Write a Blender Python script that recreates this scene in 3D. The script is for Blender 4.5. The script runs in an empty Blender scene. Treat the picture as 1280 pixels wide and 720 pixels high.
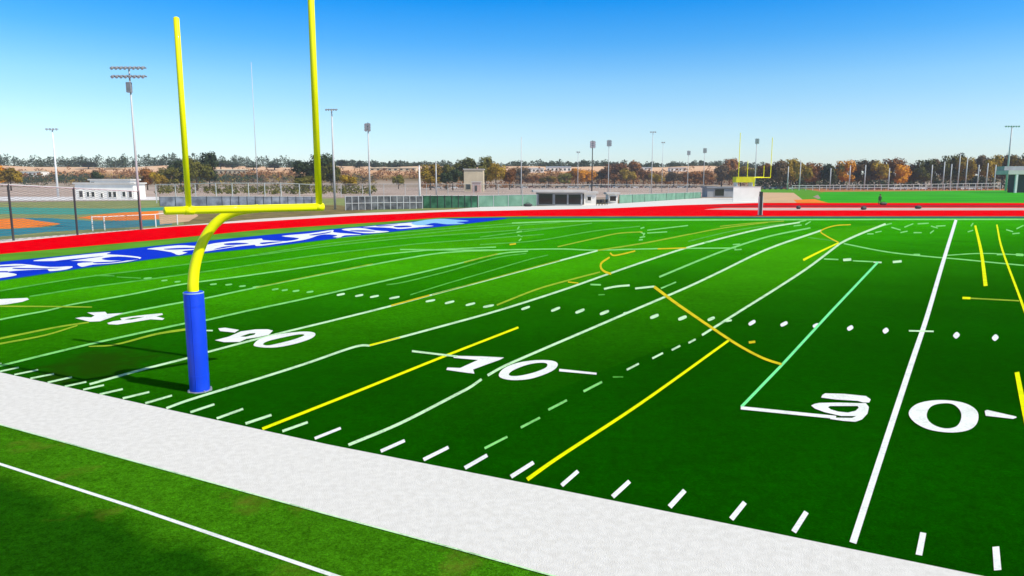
import bpy, bmesh, math, random
from mathutils import Vector, Matrix
from mathutils.geometry import tessellate_polygon
random.seed(7)
R = math.radians
scene = bpy.context.scene
C = scene.collection
# ------------------------------------------------------------------ camera model
H = 4.4; F = 890.0; HOR = 228.0
PITCH = math.atan((360 - HOR) / F)
cam_d = bpy.data.cameras.new('camera'); cam = bpy.data.objects.new('camera', cam_d); C.objects.link(cam)
cam_d.sensor_width = 36; cam_d.lens = F / 1280 * 36; cam_d.clip_end = 20000; cam_d.clip_start = .1
cam.location = (0, 0, H); cam.rotation_euler = (math.pi / 2 - PITCH, 0, 0)
scene.camera = cam
CP, SP = math.cos(PITCH), math.sin(PITCH)

def ray(px, py):
    x = (px - 640) / F; y = (360 - py) / F
    return Vector((x, CP + y * SP, -SP + y * CP))
def gp(px, py, z=0.0):                       # where a line of sight meets the level ground
    d = ray(px, py); t = (z - H) / d.z
    return Vector((d.x * t, d.y * t, z))
def at(px, py, Y):                           # point at ground distance Y
    d = ray(px, py); t = Y / d.y
    return Vector((d.x * t, Y, H + d.z * t))

def smooth(a, b, v):
    t = max(0, min(1, (v - a) / (b - a))); return t * t * (3 - 2 * t)
def hillz(x, y):
    if y < 640: return 0.0
    u = x / y                                # direction
    amp = 26 - 13 * smooth(.28, .5, u) + 1.2 * math.sin(u * 23) + .8 * math.sin(u * 51 + 1)
    return amp * smooth(640, 1010, y) - .02
def hit(px, py):
    """first ground or hillside point on a line of sight"""
    Y = 60.0; last = None
    while Y < 1030:
        p = at(px, py, Y)
        if p.z <= hillz(p.x, Y): return Vector((p.x, Y, hillz(p.x, Y)))
        Y += 2.0
    p = at(px, py, 1010); p.z = hillz(p.x, 1010); return p

# ------------------------------------------------------------------ materials
def mat(name, color, rough=.7, spec=.3, noise=0, scale=5, col2=None, bump=0, bscale=40, metal=0, detail=4, coat=0):
    m = bpy.data.materials.new(name); m.use_nodes = True; nt = m.node_tree; b = nt.nodes['Principled BSDF']
    b.inputs['Roughness'].default_value = rough; b.inputs['Specular IOR Level'].default_value = spec
    b.inputs['Metallic'].default_value = metal; b.inputs['Coat Weight'].default_value = coat
    tc = nt.nodes.new('ShaderNodeTexCoord')
    if col2 is None: col2 = tuple(c * (1 - noise) for c in color)
    n = nt.nodes.new('ShaderNodeTexNoise'); n.inputs['Scale'].default_value = scale; n.inputs['Detail'].default_value = detail
    nt.links.new(tc.outputs['Object'], n.inputs['Vector'])
    rp = nt.nodes.new('ShaderNodeValToRGB'); rp.color_ramp.elements[0].position = .35; rp.color_ramp.elements[1].position = .65
    rp.color_ramp.elements[0].color = (*col2, 1); rp.color_ramp.elements[1].color = (*color, 1)
    nt.links.new(n.outputs['Fac'], rp.inputs['Fac']); nt.links.new(rp.outputs['Color'], b.inputs['Base Color'])
    if bump:
        n2 = nt.nodes.new('ShaderNodeTexNoise'); n2.inputs['Scale'].default_value = bscale; n2.inputs['Detail'].default_value = 3
        nt.links.new(tc.outputs['Object'], n2.inputs['Vector'])
        bp = nt.nodes.new('ShaderNodeBump'); bp.inputs['Strength'].default_value = bump; bp.inputs['Distance'].default_value = .02
        nt.links.new(n2.outputs['Fac'], bp.inputs['Height']); nt.links.new(bp.outputs['Normal'], b.inputs['Normal'])
    return m

def turf(name, near, far, y0=8, y1=70, sheen=.5, tint=(.2, 1, .0), painted_shade=None, line=None):
    m = bpy.data.materials.new(name); m.use_nodes = True; nt = m.node_tree; N = nt.nodes; Lk = nt.links.new; b = N['Principled BSDF']
    b.inputs['Roughness'].default_value = .85; b.inputs['Specular IOR Level'].default_value = 0
    b.inputs['Sheen Weight'].default_value = sheen; b.inputs['Sheen Roughness'].default_value = .35
    b.inputs['Sheen Tint'].default_value = (*tint, 1)
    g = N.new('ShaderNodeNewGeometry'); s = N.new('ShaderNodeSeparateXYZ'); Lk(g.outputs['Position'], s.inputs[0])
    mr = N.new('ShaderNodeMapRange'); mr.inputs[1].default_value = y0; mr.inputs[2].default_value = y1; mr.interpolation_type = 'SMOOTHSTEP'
    # grazing sheen painted as a lighter far colour; left also lighter than right
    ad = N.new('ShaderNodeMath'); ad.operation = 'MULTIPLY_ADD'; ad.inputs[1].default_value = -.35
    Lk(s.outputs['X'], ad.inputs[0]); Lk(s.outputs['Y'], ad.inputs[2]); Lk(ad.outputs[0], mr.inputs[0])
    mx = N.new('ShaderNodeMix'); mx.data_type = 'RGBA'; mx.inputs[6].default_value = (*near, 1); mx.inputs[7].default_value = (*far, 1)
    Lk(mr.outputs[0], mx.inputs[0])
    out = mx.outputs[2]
    def nz(scale, detail, lo, hi, a, bb):
        nonlocal out
        n = N.new('ShaderNodeTexNoise'); n.inputs['Scale'].default_value = scale; n.inputs['Detail'].default_value = detail; n.inputs['Roughness'].default_value = .65
        Lk(g.outputs['Position'], n.inputs['Vector'])
        r = N.new('ShaderNodeMapRange'); r.inputs[1].default_value = lo; r.inputs[2].default_value = hi; r.inputs[3].default_value = a; r.inputs[4].default_value = bb
        Lk(n.outputs['Fac'], r.inputs[0])
        v = N.new('ShaderNodeVectorMath'); v.operation = 'SCALE'; Lk(out, v.inputs[0]); Lk(r.outputs[0], v.inputs['Scale']); out = v.outputs[0]
        return n
    nz(.22, 3, .3, .7, .82, 1.15)
    nz(3.2, 4, .3, .7, .8, 1.2)
    nz(9, 5, .33, .67, .76, 1.24)
    nz(26, 3, .32, .68, .70, 1.30)
    fine = nz(60, 3, .3, .7, .5, 1.5)
    PAINTED_SHADE = True
    if painted_shade:                                  # shade painted into the turf left of the goalpost, ragged outline
        sb = N.new('ShaderNodeVectorMath'); sb.operation = 'SUBTRACT'; sb.inputs[1].default_value = (painted_shade.x, painted_shade.y, 0); Lk(g.outputs['Position'], sb.inputs[0])
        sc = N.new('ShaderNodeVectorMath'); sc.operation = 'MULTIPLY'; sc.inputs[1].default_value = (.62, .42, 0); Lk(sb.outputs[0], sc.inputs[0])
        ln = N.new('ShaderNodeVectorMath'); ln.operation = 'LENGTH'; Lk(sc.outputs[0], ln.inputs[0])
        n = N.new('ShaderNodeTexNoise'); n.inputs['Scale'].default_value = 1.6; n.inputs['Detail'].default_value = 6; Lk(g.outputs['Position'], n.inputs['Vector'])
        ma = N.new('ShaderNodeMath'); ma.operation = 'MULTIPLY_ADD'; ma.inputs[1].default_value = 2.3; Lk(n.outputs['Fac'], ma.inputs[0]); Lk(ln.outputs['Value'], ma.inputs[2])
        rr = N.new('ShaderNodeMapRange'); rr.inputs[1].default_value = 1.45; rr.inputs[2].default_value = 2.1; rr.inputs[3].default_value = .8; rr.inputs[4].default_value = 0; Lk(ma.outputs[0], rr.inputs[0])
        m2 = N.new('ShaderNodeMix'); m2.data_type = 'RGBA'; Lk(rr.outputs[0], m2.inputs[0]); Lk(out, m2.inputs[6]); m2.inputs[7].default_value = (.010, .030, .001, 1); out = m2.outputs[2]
    if line:                                  # darker turf past a ragged edge, with bare earthy scuffs along it
        (ax, ay), (bx, by) = line
        dx, dy = bx - ax, by - ay; L = math.hypot(dx, dy); nx, ny = dy / L, -dx / L
        dp = N.new('ShaderNodeVectorMath'); dp.operation = 'DOT_PRODUCT'; dp.inputs[1].default_value = (nx, ny, 0); Lk(g.outputs['Position'], dp.inputs[0])
        n = N.new('ShaderNodeTexNoise'); n.inputs['Scale'].default_value = 1.1; n.inputs['Detail'].default_value = 5; Lk(g.outputs['Position'], n.inputs['Vector'])
        ma = N.new('ShaderNodeMath'); ma.operation = 'MULTIPLY_ADD'; ma.inputs[1].default_value = 1.6; Lk(n.outputs['Fac'], ma.inputs[0]); Lk(dp.outputs['Value'], ma.inputs[2])
        c0 = nx * ax + ny * ay + .45
        r = N.new('ShaderNodeMapRange'); r.interpolation_type = 'SMOOTHSTEP'; r.inputs[1].default_value = c0 - .25; r.inputs[2].default_value = c0 + .55
        Lk(ma.outputs[0], r.inputs[0])
        m2 = N.new('ShaderNodeMix'); m2.data_type = 'RGBA'; Lk(r.outputs[0], m2.inputs[0]); Lk(out, m2.inputs[6])
        v = N.new('ShaderNodeVectorMath'); v.operation = 'MULTIPLY'; v.inputs[1].default_value = (.22, .40, .4); Lk(out, v.inputs[0]); Lk(v.outputs[0], m2.inputs[7])
        out = m2.outputs[2]
        n3 = N.new('ShaderNodeTexNoise'); n3.inputs['Scale'].default_value = .9; n3.inputs['Detail'].default_value = 6; n3.inputs['Roughness'].default_value = .6
        mp = N.new('ShaderNodeMapping'); mp.inputs['Location'].default_value = (3.3, 8.1, 0); Lk(g.outputs['Position'], mp.inputs[0]); Lk(mp.outputs[0], n3.inputs['Vector'])
        r3 = N.new('ShaderNodeMapRange'); r3.inputs[1].default_value = .58; r3.inputs[2].default_value = .74; r3.inputs[4].default_value = .6; Lk(n3.outputs['Fac'], r3.inputs[0])
        m3 = N.new('ShaderNodeMix'); m3.data_type = 'RGBA'; Lk(r3.outputs[0], m3.inputs[0]); Lk(out, m3.inputs[6]); m3.inputs[7].default_value = (.13, .12, .015, 1)
        out = m3.outputs[2]
    Lk(out, b.inputs['Base Color'])
    bp = N.new('ShaderNodeBump'); bp.inputs['Strength'].default_value = .6; bp.inputs['Distance'].default_value = .02
    Lk(fine.outputs['Fac'], bp.inputs['Height']); Lk(bp.outputs['Normal'], b.inputs['Normal'])
    return m

def paint(name, color, wear=.25, base=(.01, .1, .005)):
    """line paint on turf: blades show through where wear has thinned it"""
    m = bpy.data.materials.new(name); m.use_nodes = True; nt = m.node_tree; N = nt.nodes; Lk = nt.links.new; b = N['Principled BSDF']
    b.inputs['Roughness'].default_value = .9; b.inputs['Specular IOR Level'].default_value = .02
    g = N.new('ShaderNodeNewGeometry')
    n = N.new('ShaderNodeTexNoise'); n.inputs['Scale'].default_value = 22; n.inputs['Detail'].default_value = 4; n.inputs['Roughness'].default_value = .7; Lk(g.outputs['Position'], n.inputs['Vector'])
    n2 = N.new('ShaderNodeTexNoise'); n2.inputs['Scale'].default_value = 1.7; n2.inputs['Detail'].default_value = 3; Lk(g.outputs['Position'], n2.inputs['Vector'])
    a = N.new('ShaderNodeMath'); a.operation = 'MULTIPLY_ADD'; a.inputs[1].default_value = .6; Lk(n2.outputs['Fac'], a.inputs[0]); Lk(n.outputs['Fac'], a.inputs[2])
    r = N.new('ShaderNodeMapRange'); r.inputs[1].default_value = .75; r.inputs[2].default_value = 1.05; r.inputs[3].default_value = 0; r.inputs[4].default_value = wear * 2; Lk(a.outputs[0], r.inputs[0])
    mx = N.new('ShaderNodeMix'); mx.data_type = 'RGBA'; mx.inputs[6].default_value = (*color, 1); mx.inputs[7].default_value = (*base, 1); Lk(r.outputs[0], mx.inputs[0])
    Lk(mx.outputs[2], b.inputs['Base Color'])
    bp = N.new('ShaderNodeBump'); bp.inputs['Strength'].default_value = .4; bp.inputs['Distance'].default_value = .01
    Lk(n.outputs['Fac'], bp.inputs['Height']); Lk(bp.outputs['Normal'], b.inputs['Normal'])
    return m

M = {}
HZD = .00013
edgeA, edgeB = gp(0, 612), gp(253, 709)
PAINTED_SHADE_P = gp(118, 458)
M['turf_dark'] = turf('turf_dark', painted_shade=PAINTED_SHADE_P, near=(.0008, .050, .0), far=(.026, .25, .0008), y0=13, y1=52, sheen=.10)
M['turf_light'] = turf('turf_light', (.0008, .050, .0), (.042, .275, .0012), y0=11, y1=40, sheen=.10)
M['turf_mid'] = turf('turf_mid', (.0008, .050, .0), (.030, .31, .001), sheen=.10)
M['turf_side'] = turf('turf_side', (.036, .15, .003), (.04, .17, .003), sheen=.05, line=((edgeA.x, edgeA.y), (edgeB.x, edgeB.y)))
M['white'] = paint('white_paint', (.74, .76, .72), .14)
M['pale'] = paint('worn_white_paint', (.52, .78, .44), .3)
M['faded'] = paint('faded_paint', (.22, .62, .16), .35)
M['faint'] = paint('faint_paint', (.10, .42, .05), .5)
M['yellow'] = paint('yellow_paint', (.72, .78, .0), .18)
M['amber'] = paint('amber_paint', (.62, .50, .01), .25)
M['dullyellow'] = paint('dull_yellow_paint', (.28, .42, .02), .3)
M['mint'] = paint('mint_paint', (.18, .78, .28), .15)
M['blue'] = paint('blue_paint', (.003, .03, .50), .12, (.003, .03, .2))
M['sky_paint'] = paint('light_blue_paint', (.25, .50, .75), .2)
M['edge_teal'] = paint('dark_teal_paint', (.01, .12, .16), .3)
M['concrete'] = mat('white_concrete', (.675, .655, .615), .9, .05, scale=9.0, col2=(.60, .58, .54), bump=.5, bscale=60, detail=8)
M['kerb'] = mat('pale_kerb', (.72, .62, .55), .8, .2, .15, 3)
M['track'] = mat('red_track', (.74, .0, .004), .9, 0, scale=1.5, col2=(.62, .0, .004), bump=.3, bscale=60)
M['track_dark'] = mat('dark_red_track', (.22, .01, .01), .9, .1, .2, 2)
M['pink'] = mat('pink_concrete', (.62, .42, .36), .85, .2, .2, .6)
M['orange'] = mat('orange_clay', (.80, .20, .01), .9, .1, .15, .4)
M['teal'] = mat('teal_court', (.05, .30, .22), .85, .15, .25, .3)
M['teal_blue'] = mat('blue_teal_court', (.015, .20, .25), .85, .15, .25, .3)
M['olive'] = mat('olive_grass', (.26, .28, .10), .95, .05, scale=.25, col2=(.16, .20, .07), detail=8)
M['khaki'] = mat('khaki_ground', (.24, .18, .07), .95, .05, scale=.5, col2=(.12, .10, .04), detail=8)
M['tan'] = mat('tan_dirt', (.58, .38, .22), .95, .05, .15, .2)
M['clay'] = mat('baseball_clay', (.42, .17, .05), .95, .05, .2, .1)
M['outfield'] = mat('outfield_grass', (.035, .36, .003), .95, .05, .25, .06)
M['lime'] = mat('lime_verge', (.10, .30, .012), .95, .05, .25, .4)
M['lot'] = mat('beige_lot', (.50, .39, .32), .9, .1, scale=.05, col2=(.34, .25, .20), detail=8)
M['road'] = mat('pale_road', (.66, .63, .62), .9, .1, .12, .1)
M['ground'] = mat('dry_ground', (.24, .21, .13), .95, .05, scale=.02, col2=(.13, .13, .07), detail=10)

# ------------------------------------------------------------------ object helpers
def link(name, me, m=None, parent=None, loc=None):
    o = bpy.data.objects.new(name, me); C.objects.link(o)
    if m is not None:
        for k in (m if isinstance(m, (list, tuple)) else [m]): me.materials.append(k)
    if parent: o.parent = parent
    if loc is not None: o.location = loc
    return o
def tag(o, label, cat, group=None):
    o['label'] = label; o['category'] = cat
    if group: o['group'] = group
    return o
def thing(name, label, cat, loc=(0, 0, 0), rz=0, group=None):
    o = bpy.data.objects.new(name, None); C.objects.link(o); o.empty_display_size = .2
    o.location = loc; o.rotation_euler = (0, 0, rz); return tag(o, label, cat, group)
def structure(o): o['kind'] = 'structure'; return o
def stuff(o, label=None, cat=None):
    o['kind'] = 'stuff'
    if label: o['label'] = label; o['category'] = cat
    return o
def dup(root, loc, rz=None, label=None, scale=None):
    r = root.copy(); C.objects.link(r); r.location = loc
    if rz is not None: r.rotation_euler = (0, 0, rz)
    if scale is not None: r.scale = scale
    if label: r['label'] = label
    for ch in list(root.children):
        c = ch.copy(); C.objects.link(c); c.parent = r
        for g in ch.children:
            d = g.copy(); C.objects.link(d); d.parent = c
    return r

class B:
    def __init__(s): s.v = []; s.f = []; s.mi = []
    def add(s, vs, fs, mi=0):
        n = len(s.v); s.v += [tuple(v) for v in vs]; s.f += [tuple(i + n for i in f) for f in fs]; s.mi += [mi] * len(fs); return s
    def box(s, c, d, mi=0, rz=0):
        x, y, z = (k / 2 for k in d); cs, sn = math.cos(rz), math.sin(rz)
        vs = [(c[0] + a * x * cs - b * y * sn, c[1] + a * x * sn + b * y * cs, c[2] + e * z) for e in (-1, 1) for a, b in ((-1, -1), (1, -1), (1, 1), (-1, 1))]
        return s.add(vs, [(3, 2, 1, 0), (4, 5, 6, 7), (0, 1, 5, 4), (1, 2, 6, 5), (2, 3, 7, 6), (3, 0, 4, 7)], mi)
    def tube(s, pts, rad, n=12, mi=0, cap=True):
        pts = [Vector(p) for p in pts]
        if not isinstance(rad, (list, tuple)): rad = [rad] * len(pts)
        rings = []; up = None
        for i, p in enumerate(pts):
            t = (pts[min(i + 1, len(pts) - 1)] - pts[max(i - 1, 0)]).normalized()
            if up is None: up = Vector((1, 0, 0)) if abs(t.x) < .8 else Vector((0, 0, 1))
            a = (up - t * up.dot(t)).normalized(); b = t.cross(a); up = a
            rings.append([p + (a * math.cos(2 * math.pi * k / n) + b * math.sin(2 * math.pi * k / n)) * rad[i] for k in range(n)])
        vs = [v for r in rings for v in r]; fs = []
        for i in range(len(pts) - 1):
            for k in range(n): fs.append((i * n + k, i * n + (k + 1) % n, (i + 1) * n + (k + 1) % n, (i + 1) * n + k))
        if cap: fs += [tuple(reversed(range(n))), tuple(range((len(pts) - 1) * n, len(pts) * n))]
        return s.add(vs, fs, mi)
    def lathe(s, prof, c=(0, 0, 0), n=24, mi=0):
        vs = []; fs = []
        for r, z in prof:
            vs += [(c[0] + r * math.cos(2 * math.pi * k / n), c[1] + r * math.sin(2 * math.pi * k / n), c[2] + z) for k in range(n)]
        for i in range(len(prof) - 1):
            for k in range(n): fs.append((i * n + k, i * n + (k + 1) % n, (i + 1) * n + (k + 1) % n, (i + 1) * n + k))
        fs += [tuple(reversed(range(n))), tuple(range((len(prof) - 1) * n, len(prof) * n))]
        return s.add(vs, fs, mi)
    def mesh(s, name, smooth=False):
        me = bpy.data.meshes.new(name); me.from_pydata(s.v, [], s.f)
        me.polygons.foreach_set('material_index', s.mi)
        if smooth: me.polygons.foreach_set('use_smooth', [True] * len(s.f))
        me.update(); return me
    def build(s, name, m, parent=None, smooth=False, loc=None): return link(name, s.mesh(name, smooth), m, parent, loc)

# ------------------------------------------------------------------ flat sheets on the ground
zc = [0.0]
def sheet(name, px, m, z, hole=None, world=False):
    zc[0] += .00025
    zz = z + (zc[0] % .0035)
    out = [Vector((p[0], p[1], zz)) if world else gp(*p, 0) for p in px]
    for v in out: v.z = zz
    loops = [out]
    if hole:
        h = [gp(*p, 0) for p in hole]
        for v in h: v.z = zz
        loops.append(h)
    tris = tessellate_polygon(loops); vs = [v for l in loops for v in l]
    b = B(); fs = []
    for t in tris:
        a, c, d = (vs[i] for i in t)
        fs.append(t if (c - a).cross(d - a).z > 0 else tuple(reversed(t)))
    b.add(vs, fs); return structure(b.build(name, m))
def cr(pts, k=6):
    """smooth curve through the points"""
    if len(pts) < 3: 
        a, b = pts; return [tuple(a[i] + (b[i] - a[i]) * t / 4 for i in range(2)) for t in range(5)]
    P = [tuple(2 * pts[0][i] - pts[1][i] for i in range(2))] + list(pts) + [tuple(2 * pts[-1][i] - pts[-2][i] for i in range(2))]
    o = []
    for j in range(1, len(P) - 2):
        p0, p1, p2, p3 = P[j - 1:j + 3]
        for s in range(k):
            t = s / k
            o.append(tuple(.5 * (2 * p1[i] + (p2[i] - p0[i]) * t + (2 * p0[i] - 5 * p1[i] + 4 * p2[i] - p3[i]) * t * t + (3 * p1[i] - p0[i] - 3 * p2[i] + p3[i]) * t ** 3) for i in range(2)))
    o.append(tuple(pts[-1])); return o
def crc(pts, k=5):
    n = len(pts); o = []
    for j in range(n):
        p0, p1, p2, p3 = (pts[(j + i) % n] for i in (-1, 0, 1, 2))
        for q in range(k):
            t = q / k
            o.append(tuple(.5 * (2 * p1[i] + (p2[i] - p0[i]) * t + (2 * p0[i] - 5 * p1[i] + 4 * p2[i] - p3[i]) * t * t + (3 * p1[i] - p0[i] - 3 * p2[i] + p3[i]) * t ** 3) for i in range(2)))
    return o
def line(name, pts, w0, w1, m, z=.012, curve=True):
    """painted stripe along ground points; widths as they measure in the picture"""
    q = cr(pts) if curve else cr(pts, 1) if len(pts) > 2 else pts
    n = len(q); Lr = []; Rr = []
    for i, p in enumerate(q):
        a = q[max(i - 1, 0)]; b = q[min(i + 1, n - 1)]; dx, dy = b[0] - a[0], b[1] - a[1]; L = math.hypot(dx, dy) or 1
        w = (w0 + (w1 - w0) * i / (n - 1)) / 2 * (.64 if name == 'sideline_tick' else .72)
        Lr.append((p[0] - dy / L * w, p[1] + dx / L * w)); Rr.append((p[0] + dy / L * w, p[1] - dx / L * w))
    zc[0] += .00025; zz = z + (zc[0] % .0035)
    b = B(); vs = []
    for l, r in zip(Lr, Rr):
        for s in (l, r): v = gp(*s, 0); v.z = zz; vs.append(v)
    fs = []
    for i in range(n - 1):
        f = (2 * i, 2 * i + 1, 2 * i + 3, 2 * i + 2)
        a, c, d = vs[f[0]], vs[f[1]], vs[f[2]]
        fs.append(f if (c - a).cross(d - a).z > 0 else tuple(reversed(f)))
    b.add(vs, fs); return structure(b.build(name, m))

# ground to the horizon + hillside
b = B(); ys = [-200, 0, 50, 100, 200, 300, 450, 600, 640] + list(range(660, 1040, 15)) + [1100, 1300, 1700, 2500, 5000, 12000]
us = [-3, -2, -1.2] + [-.9 + i * .03 for i in range(61)] + [1.2, 2, 3]
vs = []
for y in ys:
    for u in us:
        x = u * max(y, 400) * (1.0)
        z = -.012 if y < 640 else hillz(x, y) + (.0 if y <= 650 else 1.0 * math.sin(x * .021) * smooth(660, 900, y) * math.sin(y * .03))
        if y > 1100: z = hillz(x, 1010) * (1 - .3 * smooth(1100, 5000, y)) - 6
        vs.append((x, y, z))
W = len(us); fs = [(j * W + i, j * W + i + 1, (j + 1) * W + i + 1, (j + 1) * W + i) for j in range(len(ys) - 1) for i in range(W - 1)]
b.add(vs, fs)
# hillside material: dry peach slope, scrub tone low down
hm = bpy.data.materials.new('dry_hillside'); hm.use_nodes = True; nt = hm.node_tree; N = nt.nodes; Lk = nt.links.new; bs = N['Principled BSDF']; bs.inputs['Roughness'].default_value = .95; bs.inputs['Specular IOR Level'].default_value = .05
g = N.new('ShaderNodeNewGeometry'); sx = N.new('ShaderNodeSeparateXYZ'); Lk(g.outputs['Position'], sx.inputs[0])
n1 = N.new('ShaderNodeTexNoise'); n1.inputs['Scale'].default_value = .012; n1.inputs['Detail'].default_value = 8; n1.inputs['Roughness'].default_value = .6; Lk(g.outputs['Position'], n1.inputs['Vector'])
ma = N.new('ShaderNodeMath'); ma.operation = 'MULTIPLY_ADD'; ma.inputs[1].default_value = 14; Lk(n1.outputs['Fac'], ma.inputs[0]); Lk(sx.outputs['Z'], ma.inputs[2])
rp = N.new('ShaderNodeValToRGB'); mr = N.new('ShaderNodeMapRange'); mr.inputs[1].default_value = 4; mr.inputs[2].default_value = 36; Lk(ma.outputs[0], mr.inputs[0]); Lk(mr.outputs[0], rp.inputs[0])
E = rp.color_ramp.elements; E[0].position = 0; E[0].color = (.24, .20, .14, 1); E[1].position = 1; E[1].color = (.60, .33, .17, 1)
for p, c in ((.18, (.34, .26, .20, 1)), (.34, (.13, .09, .03, 1)), (.50, (.30, .17, .06, 1)), (.62, (.62, .36, .20, 1)), (.8, (.66, .44, .28, 1))):
    e = E.new(p); e.color = c
Lk(rp.outputs[0], bs.inputs['Base Color'])
structure(b.build('ground', hm, smooth=True))

# ------- playing field
field_far = 271.0
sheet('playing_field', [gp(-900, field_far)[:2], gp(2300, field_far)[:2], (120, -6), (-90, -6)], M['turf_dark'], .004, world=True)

L = {}
L[1] = [(1066, 680), (1099, 578), (1137.6, 460), (1157.6, 400), (1177, 334), (1195, 275)]
L[2] = [(877.5, 419.5), (925, 389.5), (972, 360), (1010, 335), (1043, 310), (1053, 303), (1072, 294), (1107, 280)]
L['3a'] = [(435.6, 557), (500, 530), (570, 494), (587, 485), (602, 474.6)]
L['3b'] = [(609.6, 469.8), (625, 461), (640, 453.8), (700, 427.8), (745, 408.5), (790, 389), (857.5, 360), (900, 340), (960, 311.3), (1027, 288)]
L['4a'] = [(208, 511), (240, 499.5), (310, 478), (380, 455.8), (430, 438.3), (450, 432.6), (462, 432.5)]
L['4b'] = [(462, 432.5), (540, 411.5), (622, 388.8), (700, 364), (762, 342.2), (812, 325), (860, 309.4), (918, 294), (960, 284.5), (1000, 278)]
L[5] = [(112, 481), (180, 462), (235, 448), (258, 441), (338, 420), (420, 400), (488, 383), (536, 370), (622, 347), (700, 326), (747, 313.5)]
L[6] = [(-40, 468), (0, 458), (111, 431), (230, 405), (256, 401), (309, 389), (380, 374), (491, 349), (560, 333), (622, 318), (660, 314)]
L[7] = [(134, 397), (170, 389), (229, 378), (253, 374), (300, 364), (369, 350), (466, 331), (536, 318.5), (578, 314.5), (640, 312.5)]
L[8] = [(0, 400), (31, 393.8), (62, 388), (92, 380.6), (160, 369), (226, 356), (300, 346), (397, 332), (467, 320), (536, 313), (620, 309)]
L[9] = [(37, 371), (100, 361), (160, 353), (240, 342), (300, 333.6), (369, 323), (439, 314), (522, 305), (600, 299), (680, 293)]
L[10] = [(-20, 367), (0, 364), (62, 353.5), (112, 346), (200, 335), (320, 319.5), (400, 309), (500, 298.5), (600, 291), (700, 284)]
# lighter mown panels between pairs of lines
def panel(name, a, c, m=M['turf_light'], z=.008):
    sheet(name, cr(a, 3) + list(reversed(cr(c, 3))), m, z)
panel('light_turf_panel', [(480, 590), (600, 533), (760, 461), (879, 420)] + L[2][1:], [(435.6, 557), (500, 530), (570, 494), (602, 474.6)] + L['3b'][1:])
panel('light_turf_panel', L['4a'][:-1] + L['4b'], L[5] + [(806, 304), (862, 293), (905, 281)])
panel('light_turf_panel', L[6], [(-40, 428), (60, 411)] + L[7])
panel('light_turf_panel', L[8], [(-40, 385), (0, 378)] + L[9])
panel('light_turf_panel', L[10], [(0, 351.5), (103, 337), (219, 321), (330, 310.5), (469, 293), (553, 284), (609, 278), (660, 274), (760, 274)])
sheet('light_turf_panel', cr([(1110, 279), (1130, 274), (1195, 273.5), (1800, 273.5)], 2) + list(reversed(cr([(1054.5, 304.6), (1108, 315), (1161.5, 321), (1227, 317), (1280, 319), (1800, 322)], 3))), M['turf_mid'], .008)

# sideline apron, inner edge and beyond
bt = [(-700, 312), (0, 466), (205, 511.5), (410, 556.5), (560, 586), (700, 613.5), (960, 666), (1212, 718), (1700, 815), (2400, 955)]
bb = [(3400, 1360), (690, 721.5), (560, 685), (420, 647.5), (200, 587), (0, 532), (-700, 340)]
sheet('sideline_apron', bt + bb, M['concrete'], .012)
sheet('side_turf', list(reversed(bb)) + [(1800, 2600), (200, 2600), (-1500, 700)], M['turf_side'], .008)
line('touch_line', [(-500, 410), (0, 581), (162, 633.5), (289, 677), (415, 720), (760, 838)], 3.5, 7.5, M['white'], curve=False)
line('apron_edge_stripe', [(p[0], p[1]) for p in reversed(bb)], 1.6, 3, M['pale'], .018, curve=False)

def yl(k, w0, w1, m): line('yard_line', L[k], w0, w1, m)
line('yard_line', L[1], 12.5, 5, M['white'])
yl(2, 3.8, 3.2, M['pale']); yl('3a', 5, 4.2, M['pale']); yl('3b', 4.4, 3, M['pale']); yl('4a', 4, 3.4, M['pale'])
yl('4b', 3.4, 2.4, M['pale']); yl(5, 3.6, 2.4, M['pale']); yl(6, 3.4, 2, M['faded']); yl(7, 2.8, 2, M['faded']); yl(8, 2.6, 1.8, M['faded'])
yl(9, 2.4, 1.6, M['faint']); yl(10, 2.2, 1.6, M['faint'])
line('yard_line', [(824, 346.6), (879, 323.7), (911, 311.5), (960, 296), (1013, 285)], 3.2, 2.4, M['faded'])
line('yard_line', [(826, 361), (845, 353)], 2.6, 2.2, M['faded'])
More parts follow.
